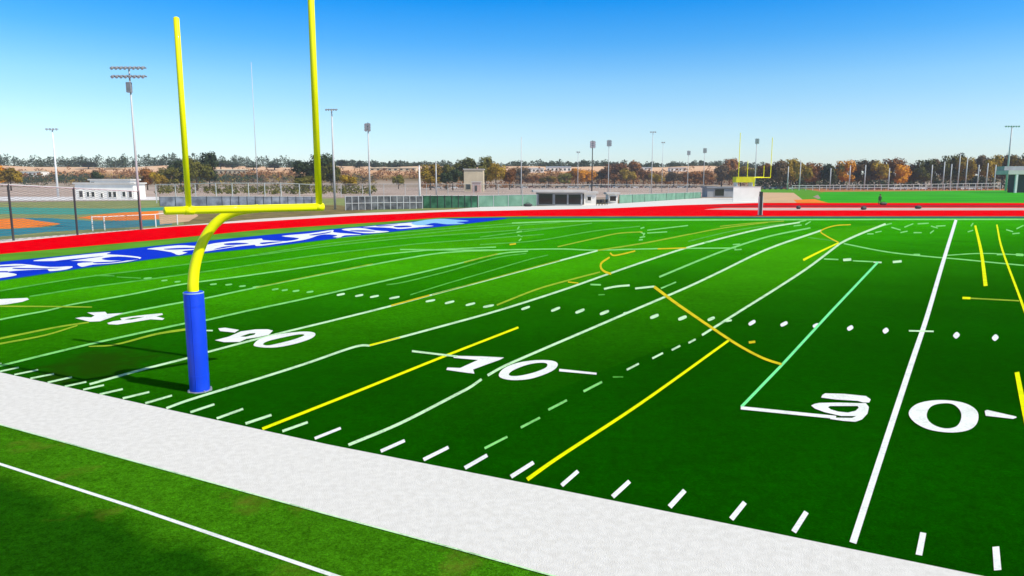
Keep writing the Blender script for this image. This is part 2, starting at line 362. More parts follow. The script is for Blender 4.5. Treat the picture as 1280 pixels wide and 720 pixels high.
# continuing dashes of the second line
for x, y, l in ((865, 427, 10), (845, 435.5, 12), (822, 445.2, 15), (791, 459, 17), (741, 484, 26), (697, 507, 26), (663, 529, 27), (620, 554, 32)):
    dx, dy = .89 * l / 2, -.46 * l / 2
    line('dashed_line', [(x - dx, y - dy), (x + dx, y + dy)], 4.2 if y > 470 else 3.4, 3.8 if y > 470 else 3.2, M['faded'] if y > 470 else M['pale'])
line('dash_mark', [(766, 471.8), (779, 471.8)], 2.5, 2.5, M['faint'])
for pts, m, w in (
    ([(600, 296.5), (651, 290), (701, 284), (740, 279)], 'faint', 1.8), ([(600, 306), (671, 301), (742, 289), (800, 283)], 'faint', 1.8),
    ([(697, 308.7), (742, 298.5), (772, 292), (803, 290)], 'dullyellow', 2), ([(809, 288), (860, 282)], 'faded', 1.8), ([(809, 291.5), (834, 290)], 'faded', 1.8),
    ([(483, 356.4), (505, 353), (558, 340), (620, 322.5), (658, 317)], 'faint', 2), ([(513, 369), (558, 355), (616, 338), (660, 325), (685, 319)], 'faint', 1.8),
    ([(500, 312), (600, 312.8), (697, 311.4), (744, 312.8), (822, 311), (920, 310.2)], 'faded', 2),
    ([(1054.5, 304.6), (1108, 315), (1161.5, 321), (1197, 324), (1280, 332), (1400, 342)], 'faded', 2),
    ([(1182, 319.5), (1227, 317), (1280, 319), (1400, 325)], 'faded', 1.6),
    ([(300, 322), (400, 306), (500, 295), (600, 285.5), (700, 278)], 'faint', 1.6), ([(420, 298), (520, 289), (620, 281), (700, 276)], 'faint', 1.5),
    ([(860, 302), (920, 288), (980, 279.5)], 'faint', 1.8), ([(862, 293), (905, 285), (960, 278)], 'dullyellow', 1.8),
    ([(900, 283), (940, 279), (980, 276.5)], 'dullyellow', 1.5), ([(1010, 297), (1040, 301), (1049, 303)], 'faint', 1.4)):
    line('training_line', pts, w, w, M[m])
line('far_touch_line', [(640, 279), (720, 276.5), (900, 275), (1280, 274.3), (2200, 274)], 2.2, 2.4, M['faded'])
line('far_border', [(632, 272.4), (900, 272), (2200, 271.8)], 1.8, 1.8, M['edge_teal'])

# yellow markings
for pts, m, w0, w1 in (
    ([(659, 601), (700, 572), (800, 506), (910.7, 426.5)], 'yellow', 7, 4), ([(328, 537.5), (440, 493), (551, 448), (648, 410)], 'yellow', 5, 3.6),
    ([(817.7, 359), (842, 377.4), (862.4, 391.7), (889, 410), (923.7, 432.8), (953.4, 448.5), (977, 456.5)], 'amber', 5, 4),
    ([(1219, 282), (1226.7, 316), (1232, 358)], 'yellow', 3.5, 7), ([(1246, 281), (1253, 313), (1274, 370), (1284, 398)], 'yellow', 2.6, 5),
    ([(1271, 466), (1276, 492), (1284, 532)], 'yellow', 8, 10), ([(1203, 373), (1213, 373.3)], 'yellow', 4, 4), ([(1213, 373.4), (1274, 376.6)], 'dullyellow', 2.2, 2.2),
    ([(0, 424), (69.4, 410), (111, 403.5)], 'dullyellow', 3, 2.6), ([(0, 430.5), (55.5, 420), (97, 407.5)], 'dullyellow', 3, 2.2), ([(-40, 433), (0, 424)], 'dullyellow', 3, 3),
    ([(111, 434), (144.5, 431.5), (194.5, 418.6), (232, 412.5)], 'dullyellow', 2, 4), ([(0, 383.5), (60, 383.8), (115, 384.5)], 'dullyellow', 2.6, 1.8),
    ([(621, 382), (669.4, 362.8), (710, 351), (750, 340.6)], 'dullyellow', 3, 2.6), ([(710, 353), (723, 354.5)], 'amber', 2, 2),
    ([(764, 343), (756, 340), (751.4, 335.6), (752, 329), (762, 322)], 'amber', 4, 3), ([(762.5, 316.5), (767, 319.7), (778, 318), (794, 314)], 'amber', 2.6, 2.4),
    ([(462, 432.5), (500, 422.5)], 'yellow', 3.4, 2.4), ([(489, 382.5), (537, 369.5)], 'amber', 2.6, 2.4), ([(540, 369), (622, 346.5), (700, 325.5)], 'dullyellow', 1.6, 1.6),
    ([(320, 360), (369, 349.5), (466, 330)], 'dullyellow', 1.4, 1.4), ([(580, 328.5), (622, 317.5)], 'dullyellow', 2.2, 2),
    ([(747, 313.3), (806, 304), (862, 293)], 'dullyellow', 2.6, 2.2), ([(822, 311.4), (858, 310.2)], 'amber', 2.2, 2),
    ([(1063.5, 281), (1042.7, 282.5), (1026, 289), (1033.8, 295.7), (1048.6, 303.7)], 'amber', 1.8, 2.2), ([(1048, 304), (1024.8, 315), (1004, 325.4)], 'yellow', 2.4, 4),
    ([(936, 429), (944, 428)], 'amber', 4, 4), ([(637, 306), (645, 305)], 'amber', 2.5, 2.5)):
    line('yellow_line', pts, w0, w1, M[m], .018)
line('mint_line', [(926.5, 510), (977, 457.5), (1038, 391), (1097.5, 328)], 5, 3.6, M['mint'], .018, curve=False)
line('box_line', [(926, 511), (990, 517.5), (1045, 523)], 5.5, 5.5, M['white'], .018, curve=False)

# sideline ticks (bottom, top)
for x0, y0, x1, y1, w in ((702, 608, 722.6, 590, 8), (765.7, 622, 787, 602.5, 9), (837, 634.6, 856, 614, 10), (914, 650, 931, 629, 10.5), (992, 666, 1008, 641, 11), (1148.5, 695, 1154, 667, 13), (1247, 714, 1244.6, 684.5, 14.5),
    (638.7, 597, 667, 579, 8), (581, 586, 609, 570, 7.5), (529.4, 575.6, 560.6, 560, 7), (476, 565, 506, 551.6, 6.5), (393.4, 549, 426, 536, 5.5), (353, 540, 384.7, 528.7, 5), (307, 530.4, 339.4, 519.6, 5), (271, 524, 304, 512, 4.6), (238, 516, 268, 506, 4.4),
    (181.6, 504.8, 215, 495, 4), (153.5, 498.6, 186.7, 490.7, 4), (124.6, 493.6, 153.5, 487, 3.8), (104, 487.8, 130, 482, 3.6), (81, 483.8, 108, 478, 3.4), (59.6, 478.8, 90, 472, 3.4), (38, 473.7, 67.5, 468, 3.2), (18, 469, 47.7, 463, 3), (0, 465, 23.5, 460, 3), (-24, 460, 2, 455, 3)):
    line('sideline_tick', [(x0, y0), (x1, y1)], w, w * .92, M['white'] if w > 5 else M['pale'])
def blob(name, o, d, a, b_, m):
    px = []
    for k in range(14):
        t = 2 * math.pi * k / 14; u = abs(math.cos(t)) ** .6 * math.copysign(1, math.cos(t)) * a; v = abs(math.sin(t)) ** .6 * math.copysign(1, math.sin(t)) * b_
        px.append((o[0] + d[0] * u - d[1] * v, o[1] + d[1] * u + d[0] * v))
    return sheet(name, px, m, .012)
# hash marks
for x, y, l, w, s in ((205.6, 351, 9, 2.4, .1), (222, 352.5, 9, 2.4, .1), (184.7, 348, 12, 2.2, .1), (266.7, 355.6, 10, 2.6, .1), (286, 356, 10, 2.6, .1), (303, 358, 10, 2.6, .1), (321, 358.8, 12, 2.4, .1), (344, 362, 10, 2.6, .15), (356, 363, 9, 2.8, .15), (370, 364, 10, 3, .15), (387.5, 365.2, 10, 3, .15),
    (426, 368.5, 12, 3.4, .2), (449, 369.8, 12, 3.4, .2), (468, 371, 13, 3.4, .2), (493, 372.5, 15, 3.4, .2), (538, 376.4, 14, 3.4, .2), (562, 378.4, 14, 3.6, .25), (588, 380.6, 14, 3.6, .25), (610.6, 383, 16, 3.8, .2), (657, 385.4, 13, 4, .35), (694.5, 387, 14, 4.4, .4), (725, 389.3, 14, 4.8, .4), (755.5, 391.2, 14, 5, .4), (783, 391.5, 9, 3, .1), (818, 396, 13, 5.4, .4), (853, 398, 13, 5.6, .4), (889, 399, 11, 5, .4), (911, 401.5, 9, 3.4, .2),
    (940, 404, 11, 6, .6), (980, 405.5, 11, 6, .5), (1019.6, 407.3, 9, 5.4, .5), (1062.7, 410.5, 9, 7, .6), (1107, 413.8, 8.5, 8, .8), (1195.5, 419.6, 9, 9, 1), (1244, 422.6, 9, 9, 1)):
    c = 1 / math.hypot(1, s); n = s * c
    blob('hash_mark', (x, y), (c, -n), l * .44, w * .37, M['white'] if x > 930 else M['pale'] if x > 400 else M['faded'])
line('cross_hash', [(1136, 414.2), (1167, 415)], 2.6, 2.6, M['pale'], .018)
for pts, w, m in (([(118, 344.5), (143, 345.2)], 2, 'faint'), ([(146, 346.5), (176, 348)], 1.6, 'faint'), ([(738, 356), (751, 356.4)], 2.6, 'faded'), ([(755, 361.5), (770, 358.5), (787, 357)], 3.2, 'pale'), ([(794, 361), (818, 358.5)], 3.2, 'pale'), ([(748, 369), (756, 368.6)], 2, 'faint'),
    ([(1030, 324), (1048, 324.8)], 2.2, 'faded'), ([(1054, 325.3), (1064, 324.5)], 4.4, 'pale'), ([(1066, 326.3), (1092, 327.5)], 2, 'faded'), ([(1092, 328), (1102, 328.3)], 2.6, 'pale'), ([(1116, 327.8), (1127, 326.8)], 4, 'pale'),
    ([(1142, 318.6), (1150, 318.6)], 3, 'faded'), ([(1246, 318.2), (1254, 318)], 3, 'faded'), ([(1270, 318.5), (1279, 319)], 4.4, 'faded'), ([(916, 306), (925, 305.4)], 2, 'faded'), ([(918, 312.5), (927, 312)], 2, 'faded'),
    ([(880, 303.5), (888, 302.8)], 2, 'faded')):
    line('hash_mark', pts, w, w, M[m])
# far scribbled numerals
for x, y, l, s in ((1108, 281, 14, .25), (1120, 286, 12, -.3), (1136, 282, 12, .4), (1130, 290, 9, .2), (1147, 291, 10, 0), (1165, 290, 6, .8), (1168, 284, 9, -.3), (1154, 279.5, 14, .05), (1098, 290, 8, .2), (1176, 282.5, 12, .05), (1213, 289, 7, .3), (1215, 281, 5, 1.5), (1262, 288.5, 9, -.3), (1275, 284, 10, .5), (1270, 292, 9, .1), (1088, 292.5, 8, 0), (1010, 279, 8, .6), (1003, 276.5, 10, .2), (997, 282, 10, .1)):
    c = 1 / math.hypot(1, s); n = s * c
    line('far_number_mark', [(x - c * l / 2, y + n * l / 2), (x + c * l / 2, y - n * l / 2)], 2.2, 1.8, M['faded'])
for x, y, l, s in ((649, 290, 7, .2), (650, 295, 6, -.3), (648, 285, 4, 1.5), (650, 300, 4, 1), (803, 285, 5, .3), (802, 291, 6, -.5), (803, 296.5, 7, .2), (801, 300, 5, .1), (805, 293, 4, 1.5)):
    c = 1 / math.hypot(1, s); n = s * c
    line('far_number_mark', [(x - c * l / 2, y + n * l / 2), (x + c * l / 2, y - n * l / 2)], 2.2, 2.2, M['faded'])

# numerals
def conv(o, s, pts): return [(o[0] + x * s, o[1] + y * s) for x, y in pts]
def num(name, o, s, outer, hole=None, m=None):
    t = sheet(name, conv(o, s, outer), m or M['white'], .022, conv(o, s, hole) if hole else None); return t
o, s = (500, 420), .2031
num('field_numeral', o, s, [(330, 127), (500, 131), (640, 138), (615, 152), (530, 182), (450, 212), (458, 238), (380, 228), (285, 214), (292, 200), (370, 203), (420, 180), (480, 153), (330, 140)])
num('field_numeral', o, s, crc([(608, 245), (640, 205), (720, 172), (830, 155), (930, 157), (970, 175), (955, 208), (895, 240), (800, 270), (700, 278), (630, 267)], 4), crc([(670, 240), (695, 218), (760, 190), (830, 173), (890, 171), (908, 184), (890, 205), (820, 232), (740, 250), (685, 252)], 4))
line('numeral_dash', [(515, 440), (551, 444.3), (572, 446.6)], 3.4, 3, M['pale'], .022, curve=False)
line('numeral_dash', [(699, 463.8), (745.6, 468.4)], 4.4, 3.4, M['white'], .022)
o, s = (900, 470), .1719
num('field_numeral', o, s, [(735, 165), (745, 145), (765, 134), (900, 138), (1060, 154), (1095, 178), (1085, 201), (1040, 201), (1000, 189), (850, 180)])
num('field_numeral', o, s, [(662, 224), (685, 212), (720, 204), (860, 202), (1000, 206), (1060, 206), (1082, 235), (1072, 282), (1032, 325), (985, 342), (900, 336), (800, 322), (800, 312), (960, 314), (990, 300), (880, 300), (760, 272), (690, 246)], [(785, 236), (800, 227), (1000, 227), (1008, 240), (985, 262), (930, 275), (860, 268), (805, 252)])
o, s = (960, 380), .25
num('field_numeral', o, s, crc([(703, 550), (735, 510), (800, 490), (890, 486), (980, 500), (1038, 532), (1052, 572), (1035, 615), (985, 641), (900, 648), (800, 632), (730, 595)], 4), crc([(793, 560), (812, 520), (860, 503), (920, 505), (958, 535), (966, 575), (945, 615), (900, 628), (850, 620), (808, 595)], 4))
num('numeral_dash', o, s, [(1083, 540), (1095, 535), (1240, 568), (1242, 574), (1225, 580), (1088, 564)])
o, s = (240, 390), .1528
num('field_numeral', o, s, [(215, 140), (270, 134), (385, 152), (350, 174), (230, 162)])
num('field_numeral', o, s, [(188, 237), (300, 208), (400, 165), (520, 148), (620, 147), (662, 158), (630, 192), (540, 212), (445, 226), (390, 251), (260, 253)], [(395, 207), (470, 182), (520, 178), (512, 191), (440, 209)])
num('field_numeral', o, s, crc([(505, 272), (560, 225), (700, 190), (880, 168), (980, 170), (1010, 190), (970, 225), (850, 265), (720, 292), (620, 298), (530, 290)], 4), crc([(582, 270), (620, 245), (740, 215), (860, 191), (915, 190), (905, 205), (820, 235), (700, 265), (620, 280)], 4))
line('numeral_dash', [(257, 414), (266, 414.2)], 2.4, 2.4, M['pale'], .022)
o, s = (80, 370), .1805
num('field_numeral', o, s, [(78, 158), (130, 150), (190, 153), (212, 140), (160, 119), (285, 114), (300, 129), (410, 122), (330, 152), (250, 180), (180, 183)])
num('field_numeral', o, s, [(300, 192), (340, 180), (400, 172), (390, 158), (470, 146), (560, 135), (680, 124), (686, 134), (640, 146), (696, 160), (682, 171), (600, 166), (480, 186), (370, 203), (310, 201)], [(420, 168), (480, 154), (560, 148), (520, 158), (470, 168)])
num('field_numeral', (0, 0), 1, [(-30, 377), (0, 374.6), (34, 373.2), (36.5, 375), (28, 378), (8, 381.3), (-30, 384)])

# ------- end zone
et = [(-400, 370), (0, 328), (103, 318), (196, 307.7), (330, 294.5), (480, 281), (553, 273.6), (600, 272.6), (632, 272.2)]
eb = [(640, 272.3), (609, 276.5), (553, 283), (469, 291.8), (330, 309), (219, 320), (103, 335), (0, 350.5), (-400, 410)]
sheet('end_zone', et + eb, M['blue'], .012)
line('end_zone_border', list(reversed(eb)), 3, 1.5, M['edge_teal'], .010, curve=False)
line('end_zone_border', et, 2.5, 1, M['edge_teal'], .010, curve=False)
def let(o, shapes, m, z):
    for q in shapes: sheet('end_zone_lettering', crc([(o[0] + x / 3.6, o[1] + y / 3.6) for x, y in q], 3), M[m], z)
let((0, 160), ([(-300, 640), (0, 618), (100, 614), (225, 627), (325, 624), (300, 638), (225, 646), (212, 637), (150, 641), (50, 650), (0, 646), (-300, 672)],
    [(-120, 662), (0, 652), (50, 654), (75, 664), (0, 677), (-120, 690)],
    [(150, 600), (230, 587), (440, 565), (500, 561), (480, 569), (560, 574), (636, 584), (590, 600), (500, 611), (420, 616), (368, 626), (350, 610), (425, 604), (330, 599)],
    [(665, 544), (800, 529), (885, 532), (935, 527), (920, 548), (860, 556), (805, 573), (770, 560), (700, 549)],
    [(935, 526), (1040, 511), (1150, 501), (1180, 500), (1170, 522), (1080, 533), (1000, 545), (930, 556), (900, 556)]), 'white', .018)
let((320, 160), ([(5, 506), (60, 507), (140, 510), (195, 497), (115, 487), (240, 475), (345, 460), (350, 470), (430, 477), (475, 481), (400, 484), (370, 494), (290, 484), (245, 497), (200, 507), (100, 521), (0, 532)],
    [(385, 457), (465, 450), (540, 462), (600, 466), (560, 472), (490, 474), (430, 466)],
    [(480, 447), (600, 435), (720, 425), (725, 436), (800, 441), (735, 447), (650, 455), (600, 450), (530, 447)]), 'white', .018)
let((320, 160), ([(700, 428), (760, 415), (830, 409), (880, 412), (960, 419), (900, 424), (940, 431), (860, 434), (800, 428), (760, 437), (720, 438)],), 'sky_paint', .018)
let((0, 160), ([(460, 589), (530, 580), (625, 588), (590, 597), (490, 597)], [(1010, 522), (1060, 518), (1120, 520), (1080, 526), (1020, 528)], [(40, 648), (150, 640), (215, 640), (130, 652), (60, 656)]), 'blue', .024)
let((320, 160), ([(270, 488), (310, 480), (365, 484), (340, 492), (290, 493)], [(620, 443), (680, 440), (700, 445), (640, 449)]), 'blue', .024)

let((0, 160), ([(60, 632), (180, 633), (280, 632), (180, 637), (80, 637)], [(250, 600), (360, 588), (470, 578), (400, 588), (300, 601)], [(420, 606), (500, 603), (590, 594), (520, 606), (440, 611)],
    [(740, 545), (840, 540), (900, 543), (840, 547), (760, 549)], [(820, 556), (880, 549), (900, 551), (850, 561)], [(960, 548), (1010, 535), (1060, 531), (1010, 541)], [(-10, 625), (60, 622), (120, 621), (60, 626), (0, 630)]), 'blue', .024)
let((320, 160), ([(20, 518), (80, 513), (120, 513), (70, 519), (30, 524)], [(240, 482), (300, 474), (340, 467), (320, 475), (260, 484)], [(130, 497), (175, 499), (170, 502), (130, 500)], [(420, 463), (480, 461), (540, 466), (480, 468)], [(540, 441), (600, 438), (640, 435), (600, 441), (560, 444)]), 'blue', .024)
# ------- left: verge, track, courts
rt = [(-500, 358), (0, 304), (103, 293.5), (222, 283), (330, 276.8), (440, 270), (553, 265), (660, 262.6), (760, 260.6), (848, 256.6), (945, 253.8), (2200, 254)]
rb = [(2200, 258), (945, 258), (880, 258.2)]
rl = [(-500, 378), (0, 318), (98, 309), (198, 300), (330, 287), (480, 277.5), (553, 272), (660, 270.2), (2200, 270.2)]
# verge between track and end zone, ground beyond
sheet('track_verge', [(-500, 374)] + rl[1:-1] + [(660, 272)] + [(632, 272.2), (553, 274.5), (480, 282), (330, 296), (196, 309), (103, 319.5), (0, 329.5), (-500, 385)], M['lime'], .008)
sheet('beyond_ground', [(-900, 262), (230, 252), (600, 250), (2200, 250), (2200, 271.6), (660, 271.6), (553, 272.3), (330, 290), (0, 320), (-900, 420)], M['khaki'], .005)
sheet('running_track', rt + list(reversed(rl)), M['track'], .012)
sheet('track_kerb', [(-500, 350), (0, 300), (180, 286), (330, 273.4), (440, 267), (553, 262.6), (600, 260)] + [(600, 263.8), (553, 265), (440, 270), (330, 276.8), (222, 283), (103, 293.5), (0, 304), (-500, 358)], M['kerb'], .016)
sheet('concrete_walk', [(560, 262.5), (600, 258.6), (680, 257.5), (760, 255), (830, 250), (880, 247.6), (952, 247.6), (952, 253.7), (848, 256.6), (760, 260.6), (660, 262.6), (600, 263.8)], M['concrete'], .008)
sheet('dark_lane', [(868, 257.4), (945, 256.8), (2200, 256.8), (2200, 258.6), (900, 258.6)], M['track_dark'], .018)
sheet('concrete_lane', [(905, 260), (960, 259.8), (2200, 260), (2200, 263), (960, 263), (880, 262)], M['pink'], .018)
sheet('court_grass', [(-700, 262), (240, 250), (600, 246), (600, 259), (553, 262), (330, 273.2), (180, 285.8), (0, 299.8), (-500, 350)], M['olive'], .008)
sheet('khaki_field', [(226, 262), (420, 256), (470, 262), (440, 266.8), (330, 273.2), (230, 281)], M['khaki'], .012)
sheet('pale_road', [(-500, 250), (0, 245), (240, 245.5), (240, 250), (0, 251), (-500, 262)], M['road'], .012)
sheet('court_surface', [(-500, 275), (0, 259), (60, 260), (150, 261), (240, 258), (240, 262), (150, 266), (100, 268.5), (0, 267.5), (-500, 290)], M['teal'], .012)
sheet('court_surface', [(-300, 305), (0, 287), (60, 284), (75, 280.5), (40, 276.5), (15, 272.5), (60, 272.6), (120, 276.5), (215, 275), (215, 281), (150, 285), (60, 290), (0, 296), (-300, 325)], M['teal_blue'], .012)
sheet('clay_surface', [(-300, 282), (0, 273.8), (28, 273.2), (76, 280), (50, 284), (0, 286.4), (-300, 302)], M['orange'], .016)
sheet('clay_surface', [(97, 272.4), (120, 269), (150, 266), (200, 263.6), (216, 263), (218, 272), (200, 273.8), (150, 276), (117, 274.6)], M['orange'], .016)
sheet('sand_patch', [(198, 264), (240, 263), (248, 270), (236, 277), (200, 281)], M['tan'], .020)
sheet('parking_lot', [(-400, 233.2), (1000, 233.2), (960, 238), (900, 247), (240, 246), (-400, 246)], M['lot'], .012)
# baseball side
sheet('outfield_grass', [(1020, 240), (1280, 237.8), (2200, 237.8), (2200, 254), (1000, 253.8), (1026, 248)], M['outfield'], .012)
sheet('warning_track', [(950, 235.5), (1100, 235.2), (1290, 236), (1290, 237.6), (1150, 240.4), (1000, 241.5), (940, 241)], M['clay'], .010)
sheet('verge_grass', [(940, 236.4), (1005, 236.2), (1030, 240.5), (1016, 246), (1026, 250), (990, 251), (945, 243)], M['lime'], .016)
sheet('infield_dirt', [(952, 240.6), (992, 241), (1000, 247), (1008, 253.6), (952, 253.6)], M['tan'], .020)
sheet('infield_dirt', [(992, 250), (1018, 249), (1035, 253.6), (996, 253.6)], M['orange'], .024)

# ------------------------------------------------------------------ metals etc
M['post_yellow'] = mat('yellow_gloss', (1.0, .97, .0), .5, .25, .05, 2, coat=.2)
M['pad'] = mat('blue_vinyl', (.004, .06, .75), .42, .45, .1, 2, bump=.05, bscale=6)
M['pad_seam'] = mat('pale_seam', (.35, .5, .75), .6)
M['bolt'] = mat('galvanised', (.5, .5, .5), .45, .5, .2, 8, metal=.6)
M['pole'] = mat('grey_pole', (.55, .56, .56), .5, .4, .1, 1)
M['white_pole'] = mat('white_pole', (.75, .75, .73), .55, .3, .08, 1)
M['dark_pole'] = mat('dark_pole', (.05, .055, .06), .6, .3, .2, 1)
M['lamp_metal'] = mat('lamp_housing', (.26, .28, .30), .5, .4, .2, 3)
M['lamp_glass'] = mat('lamp_lens', (.6, .63, .66), .15, .6, .05, 3)

# ------------------------------------------------------------------ near goalpost
base = gp(250, 488.5)
D0 = base.y
gpst = thing('goalpost', 'tall yellow football goalpost with blue padded post beside the white apron', 'goalpost', base)
def rel(p): return p - base
zt = at(241.5, 364, D0)
pad = B()
ph = zt.z
prof = [(.185, .0), (.198, .02), (.20, .06), (.201, ph * .5), (.20, ph - .06), (.192, ph - .015), (.165, ph)]
pad.lathe(prof, n=40); po = pad.build('pad', M['pad'], gpst, smooth=True)
sm = B(); sm.tube([(.02, -.203, .05), (.02, -.2055, ph * .5), (.02, -.202, ph - .06)], .006, 6); sm.build('seam', M['pad'], po)
rim = B(); rim.lathe([(.18, -.012), (.203, -.012), (.203, .012), (.18, .012)], (0, 0, ph - .03), 40); rim.build('rim', M['pad_seam'], po)
bpB = B(); bpB.lathe([(.26, 0), (.26, .02), (.16, .03)], n=8)
for k in range(4): bpB.lathe([(.018, .02), (.018, .05)], (.235 * math.cos(k * 1.57 + .8), .235 * math.sin(k * 1.57 + .8), 0), 6)
bpB.build('base_plate', M['bolt'], gpst)
for zz_ in (.35, ph * .5, ph - .3):
    tp = B(); tp.lathe([(.199, -.02), (.2035, -.018), (.2035, .018), (.199, .02)], (0, 0, zz_), 40); tp.build('strap', M['pad'], po, smooth=False)
xl = at(236, 260.6, 14.0); xr = at(399, 260.8, 15.9)
zb = (xl.z + xr.z) / 2; xl.z = xr.z = zb
dirb = (xr - xl).normalized(); mid = xl.lerp(xr, .50)
neck = [(240.6, 375), (240.6, 358), (243.7, 333), (252, 305.6), (265, 284), (281, 270.5), (300, 263.5), (318, 261.5)]
npt = []
for i, (x, y) in enumerate(neck):
    t = smooth(0, 7, i); p = at(x, y, D0 + (mid.y - D0) * t); npt.append(rel(p))
npt[0].x = npt[1].x = 0.0; npt[0].y = npt[1].y = 0; npt[-1] = rel(mid); npt[-1].z = rel(mid).z - .0
pts = []
P = [npt[0]] + npt + [npt[-1]]
for j in range(1, len(P) - 2):
    for k in range(6):
        t = k / 6; p0, p1, p2, p3 = P[j - 1:j + 3]
        pts.append(.5 * (2 * p1 + (p2 - p0) * t + (2 * p0 - 5 * p1 + 4 * p2 - p3) * t * t + (3 * p1 - p0 - 3 * p2 + p3) * t ** 3))
pts.append(npt[-1])
B().tube(pts, [.115 - .03 * i / len(pts) for i in range(len(pts))], 24).build('gooseneck', M['post_yellow'], gpst, smooth=True)
bar0 = xl - dirb * .46; bar1 = xr + dirb * .07
cb = B().tube([rel(bar0), rel(bar0 + dirb * .02), rel(bar1 - dirb * .02), rel(bar1)], [.055, .075, .082, .06], 24); cb.build('crossbar', M['post_yellow'], gpst, smooth=True)
for q, top, r in ((xl, 3.60, .056), (xr, 5.8, .072)):
    B().tube([rel(q) + Vector((0, 0, -.02)), rel(q) + Vector((0, 0, top)), rel(q) + Vector((0, 0, top + .02))], [r, r * .95, r * .5], 20).build('upright', M['post_yellow'], gpst, smooth=True)
    B().tube([rel(q) - dirb * .09, rel(q) + dirb * .09], .086, 20).build('clamp', M['post_yellow'], gpst, smooth=True)

# ------------------------------------------------------------------ floodlight poles
def dist_for(y): return gp(640, y).y
def flood(px, ytop, ybase, kind, label, hw=None, shade='pole', rpx=1.2, D=None, rows=2, n=6):
    D = D or dist_for(ybase); q = at(px, ybase, D); q.z = 0
    zt = at(px, ytop, D).z
    t = thing('floodlight_pole' if kind != 'bare' else 'steel_pole', label, 'floodlight' if kind != 'bare' else 'pole', q)
    r = rpx * D / F / 2 * .9
    B().tube([(0, 0, 0), (0, 0, zt * .5), (0, 0, zt)], [r * 1.15, r * .9, r * .6], 10).build('pole', M[shade], t, smooth=True)
    if kind == 'bare':
        B().lathe([(r * .7, 0), (r * .5, r)], (0, 0, zt), 10).build('cap', M[shade], t); return t
    w = hw * D / F
    if kind == 'bank':
        for k in range(rows):
            z = zt - k * w * .24
            c = B().box((0, 0, z), (w, .12, .10)).build('crossarm', M['lamp_metal'], t)
            for i in range(n):
                x = -w / 2 + w * (i + .5) / n; s = w / n * .36
                lamp = B(); lamp.tube([(x, .05, z + .1), (x, -.25, z + .0), (x, -.42, z - .1)], [s * .45, s * .8, s], 10)
                lo = lamp.build('lamp', M['lamp_metal'], t)
                B().tube([(x, -.423, z - .102), (x, -.44, z - .112)], s * .86, 10).build('lens', M['lamp_glass'], lo)
        if rows > 1: B().box((0, -.22, zt - w * .55), (.4, .35, .9)).build('control_box', M['lamp_metal'], t)
    else:                                     # compact cluster seen end-on
        for k in range(3):
            for sgn in (-1, 1):
                s = w * .22
                lamp = B(); lamp.tube([(sgn * w * .2, .1, zt - k * s * 1.5), (sgn * w * .22, -.5, zt - k * s * 1.5 - .2)], [s * .6, s], 10)
                lo = lamp.build('lamp', M['lamp_metal'], t)
                B().tube([(sgn * w * .22, -.503, zt - k * s * 1.5 - .201), (sgn * w * .22, -.52, zt - k * s * 1.5 - .207)], s * .85, 10).build('lens', M['lamp_glass'], lo)
        B().box((0, 0, zt - w * .3), (.14, .14, w)).build('bracket', M['lamp_metal'], t)
    return t
flood(176.5, 85, 287, 'bank', 'tall floodlight pole with two wide rows of lamps above the white building', 42, 'pole', 3.2, n=8)
flood(73, 161.5, 246, 'bank', 'slim floodlight pole with one thin crossarm above the left hillside', 16, 'white_pole', 2.6, rows=1, n=4)
flood(419, 137, 262, 'bank', 'floodlight pole with a small flat lamp bar just right of the goalpost upright', 15, 'pole', 3, rows=1, n=5)
flood(463, 155, 262, 'cluster', 'floodlight pole with a round lamp cluster by the grey windscreen fence', 9, 'pole', 2.4)
flood(322.5, 78, 243, 'bare', 'very tall thin pole seen between the goalpost uprights', None, 'pole', 1.0)
flood(525, 208, 260, 'bare', 'stout pale pole with no lamp beside the grey and green fence', None, 'white_pole', 3)
flood(545.5, 202, 244, 'bare', 'thin bare pole rising in front of the golden olive trees', None, 'pole', 2)
flood(651.5, 172, 257, 'bare', 'thin pale pole standing behind the pale green windscreen', None, 'pole', 1.2)
flood(722, 190, 244, 'bank', 'faint short floodlight pole over the orange tree', 5, 'pole', .9, rows=1, n=2)
flood(739.5, 177, 255, 'cluster', 'dark floodlight pole with round lamp cluster beside the pavilion', 8, 'dark_pole', 1.8)
flood(760, 176, 246, 'cluster', 'grey floodlight pole with two stacked lamp clusters right of the pavilion', 7, 'pole', 1.2)
flood(814, 165, 244, 'bank', 'thin floodlight pole with pale lamp bar over the kiosk walk', 8, 'pole', 1.2, rows=1, n=3)
flood(827, 178, 240, 'bank', 'faint small-headed floodlight pole right of the pale lamp bar pole', 5, 'pole', .7, rows=1, n=2)
flood(859, 189, 240, 'cluster', 'short floodlight pole with dark lamp cluster left of the grey shed', 5, 'pole', 1)
flood(879, 186, 238, 'cluster', 'floodlight pole with dark lamp cluster above the grey shed', 5.5, 'pole', 1)
flood(943, 174, 240, 'cluster', 'floodlight pole with tall dark lamp cluster between the far yellow uprights', 6, 'pole', 1.5)
flood(1257, 158, 239, 'bank', 'floodlight pole with wide flat lamp bar over the dugout at the right', 19, 'pole', 2.4, rows=1, n=6)

